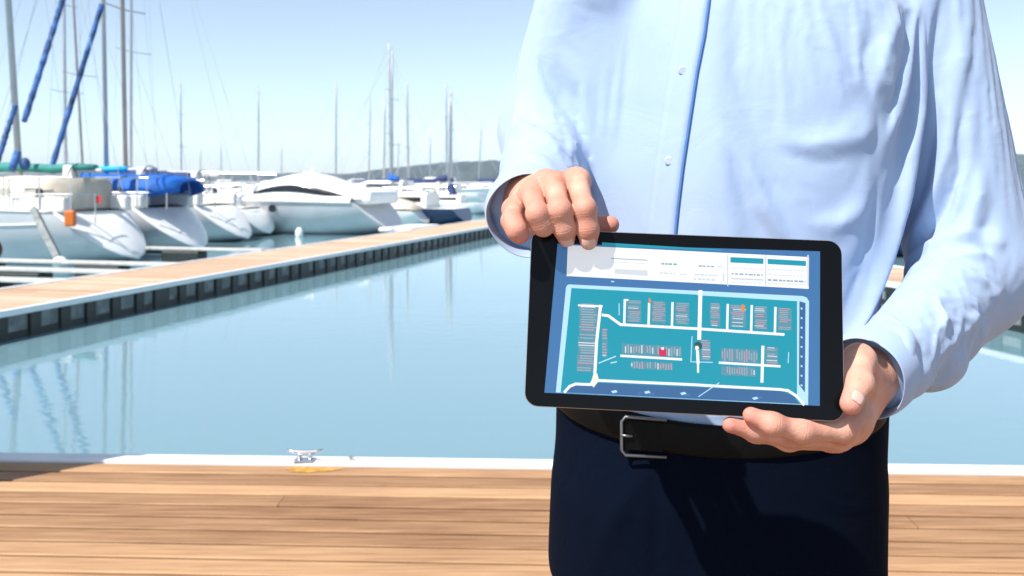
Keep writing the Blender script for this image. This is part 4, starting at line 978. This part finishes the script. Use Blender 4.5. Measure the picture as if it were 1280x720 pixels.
frontm = (Vs2[:, 1] < 1.1)*1.0; SH = np.clip((Vs2[:, 0]-cx(850))/.16, .05, 1); SH = np.where(dist(P(680, 150, 1.14)) < .13, .8, SH); SH = np.where(dist(P(1050, 190, 1.0)) < .1, 1.0, SH); SH = np.where((Vs2[:, 0] > .38) & (Vs2[:, 0] < .44) & (Vs2[:, 2] < 1.2), .5, SH)
vs = tmp.vertex_groups.new(name='slack')
for b_ in np.unique(np.round(SH, 2)): vs.add([int(i) for i in np.nonzero(np.round(SH, 2) == b_)[0]], float(b_), 'REPLACE')
cs.vertex_group_shrink = 'slack'
cm.collision_settings.distance_min = .003; cm.collision_settings.collision_quality = 2; cm.point_cache.frame_start = 1; cm.point_cache.frame_end = 26
import time; t0_ = time.time()
for fr_ in range(1, 22): S.frame_set(fr_)
dg = bpy.context.evaluated_depsgraph_get(); ev = tmp.evaluated_get(dg); me_ = ev.to_mesh(); Vc = np.empty(len(me_.vertices)*3, np.float32); me_.vertices.foreach_get('co', Vc); Vc = Vc.reshape(-1, 3).astype(float); ev.to_mesh_clear()
print('cloth', len(Vs2), time.time()-t0_, 'moved', np.abs(Vc-Vs2).max(), np.abs(Vc-Vs2).mean())
bpy.data.objects.remove(tmp); bpy.data.objects.remove(col); S.frame_set(1)
Vs2 = relax(Vc, Qs, 1, .45)
shirt = np_obj('shirt', Vs2, Qs, SHIRT, person); ss = shirt.modifiers.new('s', 'SUBSURF'); ss.levels = ss.render_levels = 2
ST = bvh(Vs2, Qs)
# placket strip with its dark edge, buttons
def strip(name, left, right, off, m, parent, th=.0012, n=60):
    rows = []
    for i in range(n+1):
        t = i/n; a = hit(ST, *left(t)); b_ = hit(ST, *right(t))
        if a is None or b_ is None: continue
        row = []
        for q in (0, .25, .5, .75, 1):
            pa = left(t); pb = right(t); h_ = hit(ST, pa[0]+(pb[0]-pa[0])*q, pa[1]+(pb[1]-pa[1])*q)
            row.append(h_+vw(h_)*off)
        rows.append(row)
    mb = MB(); mb.loft(rows, cap=False, closed=False); o = mb.build(name, m, parent, True)
    md = o.modifiers.new('s', 'SOLIDIFY'); md.thickness = th; md.offset = 0; return o
def interp(tbl, y):
    return float(np.interp(y, [t[1] for t in tbl], [t[0] for t in tbl]))
EDGE = [(889, -40), (886, 0), (880, 45), (871, 90), (862, 150), (853, 210), (847, 260), (843, 300), (838, 500)]
pl = strip('placket', lambda t: (interp(EDGE, -30+330*t)-36, -30+330*t), lambda t: (interp(EDGE, -30+330*t), -30+330*t), .0016, SHIRT, shirt)
strip('placket_edge', lambda t: (interp(EDGE, -30+330*t)-1.2, -30+330*t), lambda t: (interp(EDGE, -30+330*t)+1.6, -30+330*t), .0022, TRIM, pl, .0014)
BTN = mat('button', (.50, .56, .66), .25)
for px, py in ((853, 88), (836, 201)):
    p = hit(ST, px, py); v = vw(p); mb = MB(); q = p+v*.0028; mb.tube([q-v*.001, q+v*.0006, q+v*.0012], [.0046, .0046, .0038], 16)
    bt = mb.build('button', BTN, pl); mb = MB()
    for a in range(4): e = q+v*.0013+Vector((.0015*math.cos(a*math.pi/2+.6), 0, .0015*math.sin(a*math.pi/2+.6))); mb.tube([e-v*.0002, e+v*.0003], .0006, 6)
    mb.v and None
# cuffs: thick bands round the wrists
def cuff(c, ax, r0, r1, ln, squash=1.0, upv=(0, 0, 1)):
    c = Vector(c); ax = Vector(ax).normalized(); a = ax.cross(Vector(upv)).normalized(); b_ = a.cross(ax)
    rings = []; prof = [(-ln, r0), (-ln*.5, (r0+r1)/2+.0012), (0, r1), (.0006, r1-.001), (0, r1-.0022), (-ln*.6, r1-.003), (-ln, r0-.006)]
    for t, r_ in prof:
        rings.append([c+ax*t+(a*math.cos(q)*(1+.03*math.sin(3*q+1))+b_*math.sin(q)*squash)*r_ for q in [2*math.pi*k/48 for k in range(48)]])
    mb = MB(); mb.loft(rings, cap=False); o = mb.build('cuff', SHIRT, shirt, True); o.modifiers.new('s', 'SUBSURF').render_levels = 2; return o
# collar round the neck
mb = MB(); nc = Vector((cx(932), 1.118, 1.495)); rr_ = []
for k in range(41):
    a = math.pi*(-.93+1.86*k/40); d_ = -fd*math.cos(a)+sd*math.sin(a); fr_ = (1-math.cos(a))/2
    b0 = nc+d_*.068-fd*(-.012)*fr_+Vector((0, 0, -.022*fr_)); rr_.append([b0, b0+d_*.002+Vector((0, 0, .036)), b0+d_*.010+Vector((0, 0, .034-.01*fr_)), b0+d_*(.024+.01*fr_)+Vector((0, 0, -.012-.018*fr_**4))])
mb.loft(rr_, cap=False, closed=False); o = mb.build('collar', SHIRT, shirt, True); o.modifiers.new('s', 'SOLIDIFY').thickness = .0015
cuff(cL+axL*.016, axL, .0405, .0385, .030)
cuff(cR+axR*.018, axR, .0440, .0415, .034)

# ---- trousers, belt, shoes
s = SDF((-.02, .88, .02), (.55, 1.32, 1.0), .006)
wr_ = [(.79, cx(891), 1.10, .187, .128, YW), (.86, cx(891), 1.10, .185, .130, YW), (.93, cx(892), 1.10, .183, .134, YW), (1.0, cx(894), 1.10, .184, .138, YW)]
s.f = s.stack(wr_, 2.3).astype(np.float32)
for k, hp in enumerate((hipL, hipR)):
    kn = hp+Vector((.01*(1-2*k), -.01, -.42)); an = kn+Vector((.01*(1-2*k), .03, -.38))
    s.add(chain(s, [(hp, .098), (hp+Vector((0, 0, -.2)), .092), (kn, .078), (an+Vector((0, 0, .02)), .068)]), .02)
def lift(x, y):
    X_ = x-cx(893); Y_ = y-1.10; r_ = np.sqrt(X_**2+Y_**2)+1e-6; return .036*(1-(X_*fd.x+Y_*fd.y)/r_)
s.f = np.maximum(s.f, s.Z-(.968+np.minimum(lift(s.X, s.Y), .04)))
Vt, Qt = s.mesh(); Vt = relax(Vt, Qt, 3); Nt = normals(Vt, Qt)
low = np.array([mn.noise(Vector((x*7, y*7, z*4))) for x, y, z in Vt]); Vt = Vt+Nt*(low*.006)[:, None]
Tb = bvh(Vt, Qt); Vsave = Vs; Vs = Vt; disp = np.zeros(len(Vt))
for st in ([[(818, 575), (822, 640), (818, 722)], .007, -.004], [[(800, 600), (770, 640), (745, 700)], .012, .004], [[(860, 600), (900, 650), (930, 715)], .014, .004], [[(700, 560), (715, 600), (735, 620)], .010, -.003], [[(725, 560), (716, 590), (702, 612)], .005, -.003]): stroke(*st, tree=Tb)
Vs = Vsave; Vt = Vt+Nt*disp[:, None]
trousers = np_obj('trousers', Vt, Qt, TROUS, person); trousers.modifiers.new('s', 'SUBSURF').render_levels = 1
def ring_at(z, a, b, n=96, e=2.3):
    out = []
    for k in range(n):
        t = 2*math.pi*k/n; c, q = math.cos(t), math.sin(t); r_ = (abs(c/1)**e+abs(q)**e)**(-1/e); x, y = a*r_*c, b*r_*q
        out.append(Vector((cx(893)+x*math.cos(YW)-y*math.sin(YW), 1.10+x*math.sin(YW)+y*math.cos(YW), z)))
    for p in out: p.z += min(.04, float(lift(p.x, p.y)))
    return out
BZ0, BZ1 = .951, .984
mb = MB(); mb.loft([ring_at(z, .1845+o, .1385+o) for z, o in ((BZ0, -.002), (BZ0+.001, .0015), (BZ0+.004, .0022), (BZ1-.004, .0014), (BZ1-.001, .0008), (BZ1, -.003))], cap=False); belt = mb.build('belt', BELT, person, True)
bt_ = BVHTree.FromPolygons(mb.v, mb.f)
# buckle: open frame facing the front
q = hit(bt_, 806, 549); 
if q is None: q = P(806, 549, .98)
fdir = Vector((math.sin(YW)*1.0, -math.cos(YW), 0)); fdir = Vector((-.25, -.97, 0)).normalized(); rt = Vector((-fdir.y, fdir.x, 0))
def bk(x, z): return q+rt*x+Vector((0, 0, z-q.z+0))+fdir*.006
mb = MB(); zc = (BZ0+BZ1)/2; w2, h2 = .023, .0188
loop = [(w2, h2), (-w2+.004, h2+.001), (-w2, h2-.004), (-w2, -h2+.004), (-w2+.004, -h2-.001), (w2, -h2)]
mb.tube([bk(x, zc+z) for x, z in loop], .0018, 8); bc = mb.build('buckle', M['buckle'], belt, True)
mb = MB(); mb.tube([bk(-w2+.011, zc), bk(-w2-.001, zc+.001)+fdir*.002], .0015, 8); mb.build('buckle_pin', M['buckle'], bc, True)
mb = MB(); mb.box(-.024, .03, -.0035, .0, -.0155, .0155, bev=.001, M4=Matrix(((rt.x, -fdir.x, 0, q.x), (rt.y, -fdir.y, 0, q.y), (0, 0, 1, zc), (0, 0, 0, 1)))); mb.build('belt_end', BELT, belt)
for px in (738,):
    p = hit(bt_, px, 548)
    if p is None: continue
    lz = min(.04, float(lift(p.x, p.y))); v = Vector((p.x-cx(893), (p.y-1.10), 0)).normalized(); sd_ = Vector((-v.y, v.x, 0))
    mb = MB(); mb.loft([[p+sd_*x+v*o+Vector((0, 0, z-p.z+lz)) for x in (-.005, 0, .005)] for z, o in ((.938, .001), (.945, .0045), (.985, .0045), (.992, .001))], closed=False, cap=False); o = mb.build('belt_loop', TROUS, trousers, True); o.modifiers.new('s', 'SOLIDIFY').thickness = .0015
for k, hp in enumerate((hipL, hipR)):
    an = hp+Vector((.02*(1-2*k), .02, -.80)); mb = MB(); R3 = Matrix.Translation((an.x, an.y-.03, 0)) @ Matrix.Rotation(YW, 4, 'Z')
    mb.loft([[R3 @ Vector((x*wx, y, zz)) for x, zz in ((-1, .012), (-1, .04), (-.7, h_), (0, h_+.01), (.7, h_), (1, .04), (1, .012))] for y, wx, h_ in ((.10, .03, .06), (.06, .04, .09), (0, .042, .09), (-.08, .045, .06), (-.14, .045, .045), (-.18, .03, .03))], closed=True, cap=True)
    mb.build('shoe', BELT, person, True)
# ============================================================ tablet
BLK = mat('tablet_glass', (.004, .004, .005), .16, spec=.12); ALU = mat('tablet_shell', (.45, .46, .48), .3, .8)
tab = empty('tablet'); tab.matrix_world = TM; tag(tab, 'black tablet computer showing a teal harbour map, held in both hands', 'tablet')
def rrect(w_, h_, r_, z, n=8):
    out = []
    for cx_, cy_, a0 in ((w_/2-r_, h_/2-r_, 0), (-w_/2+r_, h_/2-r_, 90), (-w_/2+r_, -h_/2+r_, 180), (w_/2-r_, -h_/2+r_, 270)):
        for k in range(n+1): a = R(a0+90*k/n); out.append(Vector((cx_+r_*math.cos(a), cy_+r_*math.sin(a), z)))
    return out
mb = MB(); mb.loft([rrect(TWd-.012, THt-.012, .006, -TT), rrect(TWd-.003, THt-.003, .010, -TT+.0018), rrect(TWd, THt, .0115, -.003), rrect(TWd, THt, .0115, -.0012), rrect(TWd-.001, THt-.001, .011, -.0006)]); mb.build('shell', ALU, tab)
mb = MB(); mb.loft([rrect(TWd-.0011, THt-.0011, .011, -.0005), rrect(TWd-.0011, THt-.0011, .011, -.0001), rrect(TWd-.0018, THt-.0018, .0107, 0)]); mb.build('front_glass', BLK, tab)
TMi = TM.inverted()
def em(name, c, e=.36):
    m = mat(name, c, .12, spec=.4); b = m.node_tree.nodes['Principled BSDF']
    b.inputs['Base Color'].default_value = (c[0]*.35, c[1]*.35, c[2]*.35, 1); b.inputs['Emission Color'].default_value = (*c, 1); b.inputs['Emission Strength'].default_value = e; return m
mats = {'bg': em('screen_blue', (.055, .17, .38)), 'white': em('screen_white', (.86, .88, .92)), 'teal': em('screen_teal', (.012, .30, .40)), 'lb': em('screen_lightblue', (.45, .72, .92)), 'sea': em('screen_navy', (.045, .13, .30)),
        'grey': em('screen_grey', (.30, .38, .44)), 'lgrey': em('screen_lightgrey', (.62, .65, .70)), 'bl': em('screen_block', (.11, .28, .36)), 'pink': em('screen_pink', (.50, .30, .38)), 'red': em('screen_red', (.62, .02, .09)), 'orange': em('screen_orange', (.75, .25, .04)), 'blk': em('screen_dark', (.03, .08, .09)), 'cream': em('screen_cream', (.88, .84, .70))}
keys = list(mats); scr = MB(); lay = [0]
def Z5(x, y, z):
    w_ = on_tab(640+x/2.667, 270+y/2.667); p = TMi @ w_; return Vector((p.x, p.y, z))
def poly(pts, k, lv):
    scr.cur = keys.index(k); v = [Z5(x, y, .00012+lv*.00007) for x, y in pts]
    a = sum((v[i].x*v[(i+1) % len(v)].y-v[(i+1) % len(v)].x*v[i].y) for i in range(len(v)))
    if a < 0: v = v[::-1]
    scr.add(v, [tuple(range(len(v)))])
def line(pts, wd, k, lv):
    # polyline made of short quads with round-ish joins
    for i, ((x0, y0), (x1, y1)) in enumerate(zip(pts[:-1], pts[1:])):
        L = math.hypot(x1-x0, y1-y0)+1e-6; dx, dy = (x1-x0)/L, (y1-y0)/L; e = wd*.35
        poly([(x0-dx*e-dy*wd/2, y0-dy*e+dx*wd/2), (x1+dx*e-dy*wd/2, y1+dy*e+dx*wd/2), (x1+dx*e+dy*wd/2, y1+dy*e-dx*wd/2), (x0-dx*e+dy*wd/2, y0-dy*e-dx*wd/2)], k, lv+(i % 2)*.25)
poly([(152, 92), (1027, 118), (1026, 633), (108, 589)], 'bg', 0)
poly([(186, 97), (990, 137), (989, 243), (182, 200)], 'white', 1)
# top bar
poly([(300, 88), (700, 112), (700, 116), (300, 100)], 'teal', 1)
# panel text reduced to its grey rules
def txt(x0, x1, y, h, k='lgrey', lv=2, sl=.047):
    x = x0
    while x < x1:
        w_ = random.uniform(6, 16); xe = min(x+w_, x1); poly([(x, y+(x-x0)*sl), (xe, y+(xe-x0)*sl), (xe, y+h+(xe-x0)*sl), (x, y+h+(x-x0)*sl)], k, lv); x = xe+random.uniform(2, 5)
poly([(330, 140), (452, 146), (452, 149), (330, 143)], 'grey', 2); poly([(335, 152), (450, 158), (450, 160), (335, 154)], 'lgrey', 2); poly([(342, 176), (452, 182), (452, 200), (342, 192)], 'lgrey', 2)
txt(498, 552, 156, 6, 'grey'); txt(492, 545, 187, 5); txt(560, 580, 192, 5); txt(622, 675, 164, 5, 'grey'); txt(608, 684, 192, 6); txt(606, 684, 206, 7); txt(686, 704, 166, 4); poly([(702, 190), (708, 190), (708, 218), (702, 218)], 'lgrey', 2)
poly([(728, 137), (838, 142), (838, 160), (728, 155)], 'teal', 2); poly([(852, 143), (980, 150), (980, 167), (852, 160)], 'teal', 2)
for x in (716, 843, 984): poly([(x, 130), (x+5, 130), (x+5, 236), (x, 230)], 'lgrey', 1.6)
for y in (172, 190, 206, 218):
    txt(732, 836, y, 3 if y != 190 else 5, 'grey' if y == 190 else 'lgrey'); txt(852, 978, y+4, 3 if y != 206 else 6, 'grey' if y == 206 else 'lgrey')
poly([(730, 206), (838, 211), (838, 216), (730, 211)], 'lgrey', 2)
# map: pale border, teal basin
poly([(190, 228), (970, 267), (982, 272), (990, 284), (987, 630), (146, 588), (180, 238), (184, 231)], 'lb', 1)
poly([(198, 240), (616, 262), (616, 262), (950, 280), (950, 600), (980, 628), (940, 626), (162, 588)], 'teal', 2)
poly([(616, 250), (960, 270), (952, 284), (616, 264)], 'lb', 2.5)
poly([(958, 284), (978, 290), (976, 618), (956, 590)], 'sea', 2.7)
# land below the shore line
poly([(205, 565), (262, 566), (288, 556), (600, 570), (900, 584), (935, 598), (958, 626), (180, 588)], 'sea', 3)
line([(176, 586), (192, 568), (212, 560), (262, 562), (272, 545), (285, 548), (600, 562), (700, 568), (890, 578), (920, 582), (948, 600), (972, 628)], 9, 'white', 3.6)
poly([(262, 560), (272, 572), (290, 548), (284, 525), (272, 525)], 'cream', 4)
poly([(955, 560), (985, 600), (985, 630), (955, 612)], 'lb', 3.3)
random.seed(11)
def berth(x0, y0, x1, y1, n, horiz, sl=.05, k2=('grey', 'pink', 'bl', 'grey', 'grey', 'pink', 'lgrey')):
    """a block of small boats along a jetty; horiz: each boat is a horizontal dash"""
    poly([(x0, y0), (x1, y0+(x1-x0)*sl), (x1, y1+(x1-x0)*sl), (x0, y1)], 'bl', 2.6)
    for i in range(n):
        t = (i+.15)/n; t2 = (i+.62)/n; kk = random.choice(k2); j = random.uniform(0, .28)
        if horiz:
            a, b_ = y0+(y1-y0)*t, y0+(y1-y0)*t2; xa = x0+(x1-x0)*j*.6; xb = x1-(x1-x0)*random.uniform(0, .3); poly([(xa, a+(xa-x0)*sl), (xb, a+(xb-x0)*sl), (xb, b_+(xb-x0)*sl), (xa, b_+(xa-x0)*sl)], kk, 3.1)
        else:
            a, b_ = x0+(x1-x0)*t, x0+(x1-x0)*t2; ya = y0+(y1-y0)*j; yb = y1-(y1-y0)*random.uniform(0, .3); poly([(a, ya+(a-x0)*sl), (b_, ya+(b_-x0)*sl), (b_, yb+(b_-x0)*sl), (a, yb+(a-x0)*sl)], kk, 3.1)
berth(224, 290, 288, 400, 13, True); berth(220, 402, 282, 460, 7, True); berth(216, 462, 276, 518, 7, True); berth(300, 375, 318, 470, 10, True)
for x in (384, 466, 545): berth(x, 280+(x-384)*.05, x+46, 352+(x-384)*.05, 12, True)
berth(660, 290, 694, 368, 12, True); berth(728, 296, 780, 370, 12, True); berth(808, 300, 850, 376, 12, True); berth(886, 306, 932, 380, 12, True)
berth(366, 425, 565, 460, 22, False); berth(396, 483, 536, 508, 16, False); berth(630, 412, 662, 480, 9, True)
berth(698, 440, 820, 484, 15, False); berth(845, 436, 886, 492, 8, True); berth(698, 500, 812, 530, 14, False)
W_ = 'white'
line([(222, 298), (300, 301)], 6, W_, 4); line([(295, 300), (282, 420), (276, 530)], 10, W_, 4.1)
line([(302, 330), (322, 333), (345, 350), (362, 362), (620, 376), (905, 395)], 9, W_, 4)
for x, y, yb in ((376, 280, 364), (457, 292, 368), (535, 290, 370), (719, 296, 378), (799, 300, 384), (878, 306, 388)): line([(x, y), (x-2, yb)], 8, W_, 4.2)
line([(376, 280), (386, 280)], 6, W_, 4.5)
line([(628, 252), (624, 408)], 13, W_, 4.3); line([(618, 450), (620, 490)], 10, W_, 4.3); line([(620, 488), (620, 520)], 7, W_, 4.4)
line([(290, 490), (345, 468)], 4, 'lb', 4); line([(364, 466), (564, 478)], 8, W_, 4); line([(692, 489), (892, 501)], 8, W_, 4); line([(836, 436), (833, 552)], 10, W_, 4.3)
line([(600, 402), (596, 486), (668, 488)], 3, 'lb', 4); line([(922, 455), (920, 490)], 3, 'lb', 4); line([(357, 292), (357, 330)], 3, 'lb', 4); line([(330, 490), (348, 486)], 4, 'lb', 4.5)
poly([(607, 425), (620, 418), (634, 426), (632, 442), (618, 446), (608, 440)], 'blk', 4.8); poly([(611, 433), (620, 433), (624, 441), (616, 448), (610, 444)], 'cream', 5.2)
poly([(490, 442), (514, 444), (514, 468), (490, 466)], 'red', 4.8); poly([(498, 438), (506, 438), (506, 446), (498, 446)], 'white', 5.2)
poly([(457, 272), (464, 280), (461, 292), (455, 290)], 'orange', 4.8); poly([(766, 294), (776, 298), (774, 318), (765, 316)], 'orange', 4.8)
line([(622, 602), (690, 556)], 3, 'lb', 4.2); 
for x, y in ((415, 590), (440, 586), (455, 592), (560, 590), (575, 596), (800, 606), (815, 604), (330, 584)): poly([(x, y), (x+16, y-4), (x+22, y+3), (x+6, y+7)], 'bg' if x % 2 else 'lb', 4)
for k in range(9): poly([(962, 305+k*32), (968, 306+k*32), (968, 312+k*32), (962, 311+k*32)], 'lb', 3.4)
poly([(330, 216), (341, 217), (341, 221), (330, 220)], 'lb', 1.5)
scr.build('screen', [mats[k] for k in keys], tab)
